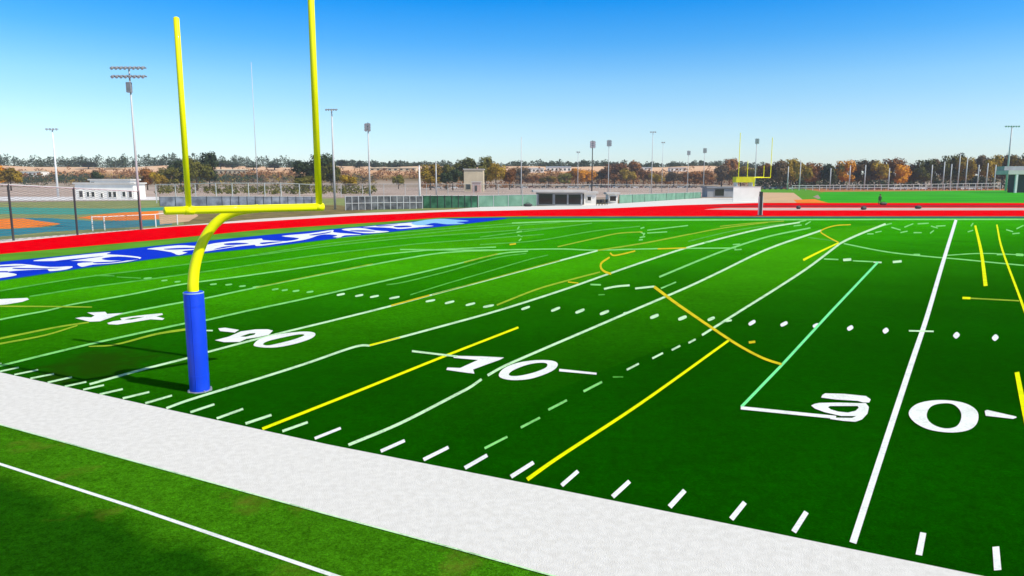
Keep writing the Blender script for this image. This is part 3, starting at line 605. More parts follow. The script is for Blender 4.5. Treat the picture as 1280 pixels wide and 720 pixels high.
# far netting posts
order = ['first', 'second', 'third', 'fourth', 'fifth', 'sixth', 'seventh', 'eighth', 'ninth', 'tenth', 'eleventh', 'twelfth', 'thirteenth', 'fourteenth']
np_ = [(984, 208), (999, 200), (1037, 210), (1061, 207), (1080, 206), (1110, 210), (1163, 206), (1178, 202), (1187, 205), (1196.5, 192), (1206, 196), (1221, 206), (1232, 204), (1242, 206)]
for i, (x, y) in enumerate(np_):
    D = dist_for(237.7); q = at(x, 237.7, D); q.z = 0; zt = at(x, y, D).z
    t = tag(B().tube([(0, 0, 0), (0, 0, zt)], [.36, .26], 8).build('netting_post', M['pole'], smooth=True, loc=q), f'tall pale netting post beyond the outfield, {order[i]} from the left of its row', 'post', 'netting posts beyond the outfield')

# far yellow goalposts
def far_goal(xa, xb, ytopa, ytopb, ybar, D, label, r, pads=None):
    c = at((xa + xb) / 2, ybar, D); g = Vector((c.x, D, 0)); t = thing('goalpost', label, 'goalpost', g, group=None)
    zb = c.z
    a = at(xa, ybar, D) - g; b2 = at(xb, ybar, D) - g; a.y = b2.y = 0
    B().tube([a, b2], r, 10).build('crossbar', M['post_yellow'], t)
    for q, yt in ((a, ytopa), (b2, ytopb)):
        B().tube([q, Vector((q.x, 0, at(640, yt, D).z))], r * .8, 10).build('upright', M['post_yellow'], t)
    B().tube([(0, .9, 0), (0, .9, zb * .6), (0, .6, zb * .9), (0, 0, zb)], r * 1.4, 10).build('gooseneck', M['post_yellow'], t)
    if pads: B().box((0, .9, zb * .28), (1, .7, zb * .56)).build('pad', M['post_yellow'], t)
    return t
far_goal(923, 963, 166, 172, 222, 190, 'far yellow goalpost with the two tallest uprights behind the white board', .11)
far_goal(934, 954.5, 201, 207, 221.5, 200, 'short far yellow goalpost standing between the taller yellow uprights', .11)
M['mat_yellow'] = mat('yellow_mat', (.68, .66, .02), .7, .2, .2, .8)
q = at(929, 229, 186)
t = thing('jumping_mat', 'bright yellow landing mat raised above the white board', 'mat', (q.x, 186, 0))
w = 22 / F * 186; zt1 = at(929, 221, 186).z; zt0 = at(929, 228, 186).z
B().box((0, 0, (zt1 + zt0) / 2), (w, 3, zt1 - zt0)).build('mat', M['mat_yellow'], t)
for sx_ in (-1, 1): B().box((sx_ * w * .42, 0, zt0 / 2), (.25, 2.6, zt0)).build('leg', M['pole'], t)

# ------------------------------------------------------------------ buildings
M['wall_white'] = mat('white_render', (.90, .86, .79), .8, .2, .12, .4)
M['wall_cream'] = mat('cream_render', (.62, .52, .36), .85, .2, .15, .3)
M['wall_grey'] = mat('grey_render', (.40, .41, .42), .8, .2, .2, .4)
M['roof_grey'] = mat('grey_roof', (.30, .32, .35), .7, .2, .2, .4)
M['roof_pale'] = mat('pale_roof', (.60, .57, .53), .7, .2, .15, .4)
M['glass_dark'] = mat('dark_glass', (.015, .03, .03), .12, .6, .3, .5)
M['door'] = mat('dark_door', (.06, .06, .06), .6, .3, .2, 1)
def building(name, x0, x1, ybase, ytop, label, cat, wm, rm, depth=10, D=None, openings=(), pitched=0, base_z=None, over=.4, glass='glass_dark'):
    D = D or dist_for(ybase); a = at(x0, ybase, D); c = at(x1, ybase, D)
    zb = 0 if base_z is None else base_z
    w = c.x - a.x; h = at(640, ytop, D).z - zb
    t = thing(name, label, cat, ((a.x + c.x) / 2, D, zb))
    wl = B().box((0, depth / 2, h / 2 - .2), (w, depth, h + .4)).build('wall', wm, t)
    r = B()
    if pitched:
        vs = [(-w / 2 - over, -over, h), (w / 2 + over, -over, h), (w / 2 + over, depth + over, h), (-w / 2 - over, depth + over, h), (-w / 2 - over, depth / 2, h + pitched), (w / 2 + over, depth / 2, h + pitched)]
        r.add(vs, [(0, 1, 5, 4), (2, 3, 4, 5), (0, 4, 3), (1, 2, 5), (3, 2, 1, 0)])
    else: r.box((0, depth / 2, h + .2 + .003), (w + 2 * over, depth + 2 * over, .4))
    r.build('roof', rm, t)
    for (u0, u1, v0, v1, kind) in openings:
        x_ = (-w / 2 + w * (u0 + u1) / 2); ww = w * (u1 - u0); z_ = h * (v0 + v1) / 2; hh = h * (v1 - v0)
        f = B()
        for dx, dz, sw, sh in ((-ww / 2, 0, .12, hh), (ww / 2, 0, .12, hh), (0, hh / 2, ww + .12, .12), (0, -hh / 2, ww + .12, .12)): f.box((x_ + dx, -.05, z_ + dz), (sw, .14, sh))
        fr = f.build('window' if kind == 'w' else 'door', wm, t)
        B().box((x_, -.02, z_), (ww - .06, .06, hh - .06)).build('pane' if kind == 'w' else 'door_leaf', M[glass] if kind == 'w' else M['door'], fr)
    return t
building('low_building', 95, 168, 249, 230, 'long low white building left of the tall floodlight pole', 'building', M['wall_white'], M['roof_pale'], 6, openings=[(.06, .13, .12, .55, 'd'), (.19, .24, .15, .5, 'w'), (.27, .33, .15, .5, 'w'), (.43, .47, .1, .4, 'w'), (.56, .62, .12, .5, 'w'), (.64, .70, .12, .5, 'w'), (.80, .86, .15, .5, 'w'), (.91, .97, .1, .55, 'd')])
building('low_building', 114, 164, 247.5, 225.5, 'taller white block rising behind the long low white building', 'building', M['wall_white'], M['roof_pale'], 5, openings=[(.03, .12, .7, .92, 'w')])
building('white_house', 580, 604, 239.5, 212, 'square pale building in front of the olive trees above the green fence', 'building', M['wall_cream'], M['roof_pale'], 14, openings=[(.1, .35, .1, .35, 'w'), (.6, .85, .1, .4, 'd')])
building('small_shed', 590, 601, 240.5, 228, 'small pinkish shed against the front of the square pale building', 'shed', M['pink'], M['roof_pale'], 5, openings=[(.3, .6, .1, .7, 'd')])
building('pavilion', 672, 728, 257, 240.5, 'low pavilion with dark glazed front and pale overhanging roof', 'pavilion', M['wall_grey'], M['roof_pale'], 9, openings=[(.02, .34, .06, .92, 'w'), (.38, .66, .06, .88, 'w'), (.68, .97, .06, .88, 'w')], over=.9)
building('kiosk', 730, 745, 256, 242, 'small white kiosk at the right end of the dark pavilion', 'kiosk', M['wall_white'], M['roof_pale'], 5, openings=[(.25, .6, .35, .75, 'w')])
building('kiosk', 760, 772, 254.5, 243, 'small white hut with a dark window behind the concrete walk', 'kiosk', M['wall_white'], M['roof_pale'], 4, openings=[(.15, .85, .25, .85, 'w')])
building('grey_shed', 884, 920, 246.5, 235, 'grey shed with one dark square opening left of the white board', 'shed', M['wall_grey'], M['roof_grey'], 6, openings=[(.25, .58, .12, .9, 'w')])
def hb(x0, x1, yb, yt, label, wm, rm, pitched, ops):
    c = hit((x0 + x1) / 2, yb); building('hillside_house', x0, x1, yb, yt, label, 'building', wm, rm, 14, D=c.y, base_z=c.z, pitched=pitched, openings=ops)
row = lambda n: [((i + .25) / n, (i + .7) / n, .3, .75, 'w') for i in range(n)]
hb(683, 714, 215, 209, 'long white hillside warehouse with blue-grey roof above the orange tree', M['wall_white'], M['roof_grey'], 1.2, row(6))
hb(268, 308, 218, 212.5, 'long cream hillside building between the goalpost uprights', M['wall_cream'], M['wall_cream'], 1, row(7))
hb(660, 680, 216, 210.5, 'short white hillside building left of the long warehouse', M['wall_white'], M['roof_pale'], 1, row(4))
hb(790, 815, 213, 209.5, 'flat white hillside building behind the brown trees', M['wall_white'], M['roof_grey'], .8, row(5))
hb(838, 858, 214, 210, 'pale hillside building beside the short floodlight pole', M['wall_white'], M['roof_grey'], .8, row(4))
hb(24, 52, 221, 214.5, 'pale hillside house right of the orange tree at the left edge', M['wall_white'], M['wall_cream'], 1, row(5))
hb(462, 520, 214, 209.8, 'long peach-roofed hillside building on the bare slope', M['wall_cream'], M['wall_cream'], .8, row(8))
# white board wall
Db = dist_for(252); a = at(916, 252, Db); c = at(950, 252, Db)
t = thing('display_board', 'blank white board standing behind the black post', 'board', ((a.x + c.x) / 2, Db, 0)); zt_ = at(640, 233.5, Db).z
B().box((0, 0, zt_ / 2), (c.x - a.x, .25, zt_)).build('panel', M['wall_white'], t)
B().box((0, -.02, zt_ + .05 + .002), (c.x - a.x + .2, .35, .1)).build('cap_rail', M['roof_pale'], t)
# black post on the track edge
Dp = dist_for(269.5); q = gp(950, 269.5)
t = thing('distance_post', 'black padded post with white edges standing between track and field', 'post', q); hpx = at(950, 239.5, Dp).z
B().box((0, 0, hpx / 2), (.36, .36, hpx)).build('post', M['dark_pole'], t)
for sx_ in (-1, 1): B().box((sx_ * .225, .0, hpx * .4), (.09, .3, hpx * .8)).build('white_edge', M['white_pole'], t)
B().box((0, 0, .04), (.9, .7, .08)).build('foot', M['dark_pole'], t)
# dugout at the right
Dd = dist_for(241)
t = thing('dugout', 'dark dugout shelter with white roof beam and post at right edge of the outfield', 'dugout', (at(1274, 241, Dd).x, Dd, 0))
u = Dd / F; X0 = at(1256, 241, Dd).x - at(1274, 241, Dd).x
zr = at(640, 215.5, Dd).z
B().box((7, 3, zr + .0), (2 * (7 - X0), 8, 5 * u)).build('roof_beam', M['roof_pale'], t)
B().box((7, 5, zr + 5.2 * u), (2 * (7 - X0) - 1, 5, 5 * u)).build('sign_band', M['wall_grey'], t)
B().box((12, 5, (zr - 2.5 * u) / 2 - .01), (24 - 2 * u * 1, 6, zr - 2.5 * u)).build('back_wall', M['door'], t)
B().box((at(1267.5, 241, Dd).x - at(1274, 241, Dd).x, -.6, (zr - 2.5 * u) / 2 - .01), (2.6 * u, 2 * u, zr - 2.5 * u)).build('post', M['white_pole'], t)

# ------------------------------------------------------------------ fences
M['mesh_dark'] = mat('dark_mesh', (.06, .065, .06), .8, .1, .2, 3)
M['screen_grey'] = mat('grey_windscreen', (.17, .18, .19), .85, .1, scale=.9, col2=(.06, .065, .07), detail=6)
M['screen_green'] = mat('green_windscreen', (.06, .19, .11), .85, .1, scale=.7, col2=(.02, .07, .04), detail=6)
M['screen_pale'] = mat('pale_green_windscreen', (.19, .34, .25), .85, .1, scale=.5, col2=(.12, .24, .17), detail=6)
M['screen_lav'] = mat('blue_grey_windscreen', (.34, .36, .44), .85, .1, scale=.7, col2=(.14, .15, .19), detail=6)
def chain_mat():
    m = bpy.data.materials.new('chain_link'); m.use_nodes = True; nt = m.node_tree; N = nt.nodes; Lk = nt.links.new; b = N['Principled BSDF']
    b.inputs['Base Color'].default_value = (.10, .11, .11, 1); b.inputs['Roughness'].default_value = .6
    tc = N.new('ShaderNodeTexCoord'); mp = N.new('ShaderNodeMapping'); mp.inputs['Rotation'].default_value = (0, R(45), 0); mp.inputs['Scale'].default_value = (8, 8, 8)
    Lk(tc.outputs['Object'], mp.inputs[0]); s = N.new('ShaderNodeSeparateXYZ'); Lk(mp.outputs[0], s.inputs[0])
    outs = []
    for ax in ('X', 'Z'):
        f = N.new('ShaderNodeMath'); f.operation = 'FRACT'; Lk(s.outputs[ax], f.inputs[0])
        l = N.new('ShaderNodeMath'); l.operation = 'LESS_THAN'; l.inputs[1].default_value = .09; Lk(f.outputs[0], l.inputs[0]); outs.append(l)
    mx = N.new('ShaderNodeMath'); mx.operation = 'MAXIMUM'; Lk(outs[0].outputs[0], mx.inputs[0]); Lk(outs[1].outputs[0], mx.inputs[1]); Lk(mx.outputs[0], b.inputs['Alpha'])
    return m
M['chain'] = chain_mat()
def fence(name, label, pts, ytops, nper, screen=None, post='pole', rail='pole', r=.05, mid=False):
    """pts: ground pixels of fence corners; ytops: pixel heights of its top there"""
    G = [gp(*p) for p in pts]; c = G[0].copy(); t = thing(name, label, 'fence', c)
    Z = [at(p[0], yt, g_.y).z for p, yt, g_ in zip(pts, ytops, G)]
    for i in range(len(G) - 1):
        A, Bq = G[i] - c, G[i + 1] - c
        n = nper[i]
        for k in range(n + (1 if i == len(G) - 2 else 0)):
            u_ = k / n; p = A.lerp(Bq, u_); z = Z[i] + (Z[i + 1] - Z[i]) * u_
            B().tube([(p.x, p.y, 0), (p.x, p.y, z + .05)], r, 8).build('post', M[post], t)
        for zz in ((1, .5) if mid else (1,)):
            B().tube([A + Vector((0, 0, Z[i] * zz)), Bq + Vector((0, 0, Z[i + 1] * zz))], r * .7, 6).build('rail', M[rail], t)
        d = (Bq - A); d.z = 0; L_ = d.length; n_ = Vector((-d.y, d.x, 0)).normalized() * .03
        vs = [A + n_ + Vector((0, 0, .05)), Bq + n_ + Vector((0, 0, .05)), Bq + n_ + Vector((0, 0, Z[i + 1] - .04)), A + n_ + Vector((0, 0, Z[i] - .04))]
        B().add(vs, [(0, 1, 2, 3)]).build('screen' if screen else 'mesh', M[screen or 'chain'], t)
    return t
fence('chain_link_fence', 'tall chain-link fence with dark posts along the left bend of the track', [(-62, 309), (17, 301), (97, 294), (176, 287.5)], [226, 231, 235, 239], [1, 1, 1], post='dark_pole', rail='pole', r=.08)
fence('low_rail', 'low pale rail on short posts between the orange clay and the track', [(116, 289), (131, 288), (195, 284), (222, 281)], [271, 271, 268, 265], [1, 1, 1], post='white_pole', rail='white_pole', r=.06)
fence('chain_link_fence', 'long chain-link fence behind the near goalpost crossbar', [(196, 254), (271, 255), (352, 255), (398, 255)], [231, 229, 229, 231], [3, 4, 2], post='pole', r=.10)
fence('windscreen_fence', 'low fence with blue-grey windscreen behind the crossbar', [(200, 258), (278, 257.5), (400, 256.5)], [246, 245.5, 246], [4, 12], 'screen_lav', post='dark_pole', r=.05)
fence('windscreen_fence', 'fence with mottled grey windscreen left of the green panels', [(432, 263), (480, 262), (528, 261)], [245.5, 245, 245], [6, 6], 'screen_grey', post='pole', r=.07, mid=True)
fence('windscreen_fence', 'fence with dark green windscreen between grey and pale green ones', [(529, 260.5), (565, 260), (597, 259.5)], [244.5, 244.5, 244.5], [4, 4], 'screen_green', post='dark_pole', r=.06)
fence('windscreen_fence', 'fence with smooth pale green windscreen left of the pavilion', [(598, 258.8), (671, 257.5)], [244.5, 243], [4], 'screen_pale', post='pole', r=.05)
fence('windscreen_fence', 'low teal windscreen fence right of the white hut', [(774, 254.5), (876, 247.5)], [243.5, 240], [8], 'screen_pale', post='dark_pole', r=.05)
fence('white_rail_fence', 'white rail fence in front of the trees beyond the outfield', [(990, 237.9), (1110, 237.9), (1250, 237.9)], [232, 231, 229], [14, 18], post='white_pole', rail='white_pole', r=.16, mid=True)
fence('chain_link_fence', 'chain-link fence along the beige lot behind the green fences', [(400, 246.5), (560, 246.5), (880, 243)], [230, 230, 231], [6, 12], post='pole', rail='pole', r=.07)

# small dark items by the pavilion and on the track
def chair_set(px, py, label):
    q = gp(px, py); t = thing('folding_chair', label, 'chair', q, random.uniform(-.6, .6), 'dark chairs by the walk'); m = M['door']
    B().box((0, 0, .5), (.55, .5, .07)).build('seat', m, t); B().box((0, .26, .85), (.55, .06, .6)).build('backrest', m, t)
    for a_ in (-1, 1):
        for b_ in (-1, 1): B().box((a_ * .24, b_ * .22, .235), (.05, .05, .46)).build('leg', m, t)
    return t
for i, x in enumerate((747, 750.5, 754.5, 757.5)): chair_set(x, 257 - .2 * i, f'dark chair by the kiosk, {order[i]} from the left of the four')
def bag(px, py, w, rz, label):
    q = gp(px, py); t = thing('kit_bag', label, 'bag', q, rz); b = B()
    n = 14; pts_ = [(-w / 2 + w * i / 8, 0, .28) for i in range(9)]; rr = [.12, .24, .28, .29, .29, .29, .28, .24, .12]
    b.tube(pts_, rr, n); b.build('body', M['door'], t, smooth=True)
    B().tube([(-w * .25, 0, .5), (-w * .12, 0, .72), (w * .12, 0, .72), (w * .25, 0, .5)], .03, 8).build('handle', M['dark_pole'], t)
    return t
bag(1079.5, 262.4, 1.1, .5, 'dark kit bag lying on the pale lane left of the standing person')
bag(1147.5, 261.2, 1.0, -.2, 'dark kit bag lying on the pale lane right of the standing person')
bag(998, 261.5, .7, 0, 'small dark bag on the pale lane right of the black post')
bag(1104, 256.4, 1.5, .15, 'large dark bag at the feet of the standing person')
bag(660, 258.2, 1.6, .1, 'dark bag at the foot of the pale green windscreen')

# person, one skinned body
q = gp(1099.5, 255.8)
pm = bpy.data.materials.new('person_skin_and_clothes'); pm.use_nodes = True; nt = pm.node_tree; N = nt.nodes; Lk = nt.links.new
tc = N.new('ShaderNodeTexCoord'); s_ = N.new('ShaderNodeSeparateXYZ'); Lk(tc.outputs['Object'], s_.inputs[0]); r_ = N.new('ShaderNodeValToRGB'); r_.color_ramp.interpolation = 'CONSTANT'
mr = N.new('ShaderNodeMapRange'); mr.inputs[2].default_value = 1.9; Lk(s_.outputs['Z'], mr.inputs[0]); Lk(mr.outputs[0], r_.inputs[0])
E = r_.color_ramp.elements; E[0].color = (.01, .01, .01, 1); E[1].position = .8; E[1].color = (.25, .13, .08, 1)
for p, c in ((.05, (.02, .022, .03, 1)), (.5, (.02, .03, .025, 1))): e = E.new(p); e.color = c
Lk(r_.outputs[0], N['Principled BSDF'].inputs['Base Color'])
vs = [(0, 0, .98), (0, 0, 1.15), (0, 0, 1.42), (0, 0, 1.55), (0, -.01, 1.66), (0, -.01, 1.78),
      (-.11, 0, .93), (-.17, -.03, .50), (-.20, .02, .08), (-.21, -.14, .04), (.11, 0, .93), (.18, -.03, .50), (.24, .02, .08), (.25, -.14, .04),
      (-.19, 0, 1.42), (-.28, .02, 1.14), (-.30, -.06, .88), (-.30, -.09, .78), (.19, 0, 1.42), (.29, .02, 1.14), (.33, -.06, .88), (.34, -.09, .78)]
es = [(0, 1), (1, 2), (2, 3), (3, 4), (4, 5), (0, 6), (6, 7), (7, 8), (8, 9), (0, 10), (10, 11), (11, 12), (12, 13), (2, 14), (14, 15), (15, 16), (16, 17), (2, 18), (18, 19), (19, 20), (20, 21)]
rad = [.15, .14, .16, .06, .10, .09, .10, .07, .05, .04, .10, .07, .05, .04, .07, .05, .035, .035, .07, .05, .035, .035]
me = bpy.data.meshes.new('person'); me.from_pydata(vs, es, []); po = link('person', me, pm, loc=q)
tag(po, 'person in dark clothing standing at the far edge of the red track', 'person')
po.scale = (1.12, 1.12, 1.12)
sk = po.modifiers.new('skin', 'SKIN'); lay = me.skin_vertices[0].data if me.skin_vertices else None
if lay is None:
    me.attributes
    bm = bmesh.new(); bm.from_mesh(me); bm.verts.layers.skin.verify(); bm.to_mesh(me); bm.free(); lay = me.skin_vertices[0].data
for i, r in enumerate(rad): lay[i].radius = (r, r)
lay[0].use_root = True
sb = po.modifiers.new('sub', 'SUBSURF'); sb.levels = sb.render_levels = 2
hr = B(); hr.lathe([(.03, .135), (.09, .11), (.115, .05), (.118, -.02), (.10, -.05)], (0, .015, 1.76), 14); hr.build('hair', M['door'], po, smooth=True)

# ------------------------------------------------------------------ parked cars
M['tyre'] = mat('tyre', (.02, .02, .02), .9)
def car_mesh(col):
    m = mat('car_paint', col, .35, .5, .05, 1, coat=.4)
    b = B()
    def prism(prof, w0, w1, mi):
        n = len(prof); vs = [(x, -(w0 if z < .9 else w1) / 2, z) for x, z in prof] + [(x, (w0 if z < .9 else w1) / 2, z) for x, z in prof]
        b.add(vs, [tuple(range(n)), tuple(reversed(range(n, 2 * n)))] + [(i, i + n, (i + 1) % n + n, (i + 1) % n) for i in range(n)], mi)
    prism([(-2.2, .35), (2.2, .35), (2.25, .7), (2.1, .88), (1.0, .98), (-1.9, 1.0), (-2.25, .8)], 1.8, 1.72, 0)
    prism([(.95, .975), (.4, 1.4), (-1.1, 1.42), (-1.8, .99)], 1.6, 1.5, 1)
    b.box((-.35, 0, 1.44), (1.3, 1.42, .06), 0)
    for x in (-1.4, 1.4):
        for y in (-.82, .82): b.tube([(x, y - .1, .33), (x, y + .1, .33)], .33, 12, 2)
    me = b.mesh('parked_car'); me.materials.append(m); me.materials.append(M['glass_dark']); me.materials.append(M['tyre']); return me
cols = [('dark', (.03, .03, .035)), ('white', (.75, .75, .75)), ('maroon', (.16, .03, .03)), ('grey', (.25, .26, .27)), ('brown', (.18, .10, .06)), ('silver', (.5, .5, .5))]
cms = [(n, car_mesh(c)) for n, c in cols]
ORD = ['first', 'second', 'third', 'fourth', 'fifth', 'sixth', 'seventh', 'eighth', 'ninth', 'tenth', 'eleventh', 'twelfth', 'thirteenth', 'fourteenth']
def cars(xs, ypx, group, where):
    cnt = {}
    for i, x in enumerate(xs):
        k = random.choice((0, 0, 1, 2, 3, 4, 4, 5)); n, me = cms[k]; cnt[n] = cnt.get(n, 0) + 1
        q = gp(x, ypx + random.uniform(-.12, .12))
        o = bpy.data.objects.new('parked_car', me); C.objects.link(o); o.location = q; o.rotation_euler = (0, 0, R(random.choice((0, 0, 90)) + random.uniform(-6, 6))); o.scale = (1.15, 1.1, 1.2)
        o.location.z = .02
        tag(o, f'{ORD[cnt[n] - 1]} {n} car from the left {where}', 'car', group)
cars([640 + i * 8.1 + random.uniform(-1, 1) for i in range(29)], 235.2, 'cars parked across the beige lot', 'on the beige lot behind the pavilion')
cars([540 + i * 9.5 + random.uniform(-2, 2) for i in range(5)], 235.8, 'cars parked left of the square pale building', 'left of the square pale building')
cars([1040 + i * 8.6 + random.uniform(-2, 2) for i in range(22)], 237.1, 'cars parked beyond the outfield', 'beyond the outfield')
cars([952 + i * 7 for i in range(6)], 236.8, 'cars parked near the far goalposts', 'beside the far goalposts')

# ------------------------------------------------------------------ trees
def leafmat(name, a, b_):
    m = bpy.data.materials.new(name); m.use_nodes = True; nt = m.node_tree; N = nt.nodes; Lk = nt.links.new; bs = N['Principled BSDF']; bs.inputs['Roughness'].default_value = .75; bs.inputs['Specular IOR Level'].default_value = .15
    tc = N.new('ShaderNodeTexCoord'); oi = N.new('ShaderNodeObjectInfo'); va = N.new('ShaderNodeVectorMath'); va.operation = 'ADD'; Lk(tc.outputs['Object'], va.inputs[0]); Lk(oi.outputs['Location'], va.inputs[1])
    n = N.new('ShaderNodeTexNoise'); n.inputs['Scale'].default_value = .45; n.inputs['Detail'].default_value = 4; Lk(va.outputs[0], n.inputs['Vector'])
    r = N.new('ShaderNodeValToRGB'); r.color_ramp.elements[0].position = .38; r.color_ramp.elements[1].position = .62
    r.color_ramp.elements[0].color = (*a, 1); r.color_ramp.elements[1].color = (*b_, 1); Lk(n.outputs['Fac'], r.inputs[0]); Lk(r.outputs[0], bs.inputs['Base Color'])
    return m
leaf = {'dark green': leafmat('leaf_dark_green', (.018, .03, .012), (.045, .07, .022)), 'olive green': leafmat('leaf_olive', (.06, .065, .01), (.17, .15, .018)),
        'golden olive': leafmat('leaf_gold', (.14, .09, .01), (.40, .26, .015)), 'orange': leafmat('leaf_orange', (.35, .12, .006), (.70, .30, .008)),
        'rust brown': leafmat('leaf_rust', (.12, .045, .012), (.32, .13, .03)), 'dull brown': leafmat('leaf_brown', (.07, .045, .022), (.20, .13, .06))}
M['bark'] = mat('bark', (.10, .07, .05), .9, .1, .3, 2)
def crown_mesh(seed, nb, shape, nleaf=2600, ls=.07):
    """unit tree: height 1, crown width about .8"""
    rnd = random.Random(seed); b = B(); blobs = []
    for i in range(nb):
        if shape == 'round': a = rnd.uniform(0, 6.28); r = rnd.uniform(0, .27); z = rnd.uniform(.36, .82); br = rnd.uniform(.12, .2)
        elif shape == 'wide': a = rnd.uniform(0, 6.28); r = rnd.uniform(.05, .36); z = rnd.uniform(.42, .82); br = rnd.uniform(.11, .18)
        else: a = rnd.uniform(0, 6.28); z = rnd.uniform(.18, .93); r = rnd.uniform(0, .22) * (1.1 - z); br = .16 * (1.15 - z) + .03
        blobs.append((r * math.cos(a), r * math.sin(a), z, br))
    vs = []; fs = []
    for i in range(nleaf):
        x, y, z, br = rnd.choice(blobs)
        d = Vector((rnd.gauss(0, 1), rnd.gauss(0, 1), rnd.gauss(0, 1))).normalized() * br * rnd.uniform(.45, 1.08)
        c = Vector((x, y, z)) + d * Vector((1, 1, .85)).length / 1.65
        nrm = (d.normalized() + Vector((rnd.gauss(0, .35), rnd.gauss(0, .35), rnd.gauss(.25, .35)))).normalized()
        u = nrm.cross(Vector((rnd.gauss(0, 1), rnd.gauss(0, 1), rnd.gauss(0, 1)))).normalized(); w = nrm.cross(u); s = ls * rnd.uniform(.55, 1.15)
        k = len(vs); vs += [c - u * s * .5, c + w * s * .35, c + u * s * .5, c - w * s * .35]; fs.append((k, k + 1, k + 2, k + 3))
    b.add(vs, fs); return b.mesh('crown')
def trunk_mesh(seed, top=.75):
    rnd = random.Random(seed); b = B(); b.tube([(0, 0, -.02), (.005, 0, .2), (-.005, .01, .45), (0, 0, top)], [.028, .02, .014, .005], 8)
    for i in range(5):
        a = rnd.uniform(0, 6.28); z = rnd.uniform(.25, .5); l = rnd.uniform(.15, .28)
        b.tube([(0, 0, z), (l * .5 * math.cos(a), l * .5 * math.sin(a), z + .1), (l * math.cos(a), l * math.sin(a), z + .26)], [.011, .007, .003], 6)
    return b.mesh('trunk')
shapes = [(crown_mesh(11, 14, 'round'), trunk_mesh(1)), (crown_mesh(12, 16, 'wide', 3000), trunk_mesh(2)), (crown_mesh(13, 13, 'round', 2400), trunk_mesh(3)), (crown_mesh(14, 15, 'cone', 2400), trunk_mesh(4, .9)), (crown_mesh(15, 18, 'wide', 3200), trunk_mesh(5))]
protos = {}
def tree(px, ytop, wpx, kind, D, sh, label, group):
    D = float(D); p = at(px, 228, D); zb = hillz(p.x, D); h = at(px, ytop, D).z - zb; w = wpx / F * D
    key = (kind, sh)
    if key not in protos:
        cm = shapes[sh][0].copy(); cm.materials.append(leaf[kind]); tm = shapes[sh][1].copy(); tm.materials.append(M['bark']); protos[key] = (cm, tm)
    cm, tm = protos[key]
    t = thing('tree', label, 'tree', (p.x, D, zb), random.uniform(0, 6.28), group); wf = w / (.62 if sh == 0 or sh == 2 else .82 if sh != 3 else .5)
    t.scale = (wf, wf, h)
    for n, me in (('crown', cm), ('trunk', tm)):
        o = bpy.data.objects.new(n, me); C.objects.link(o); o.parent = t
    return t
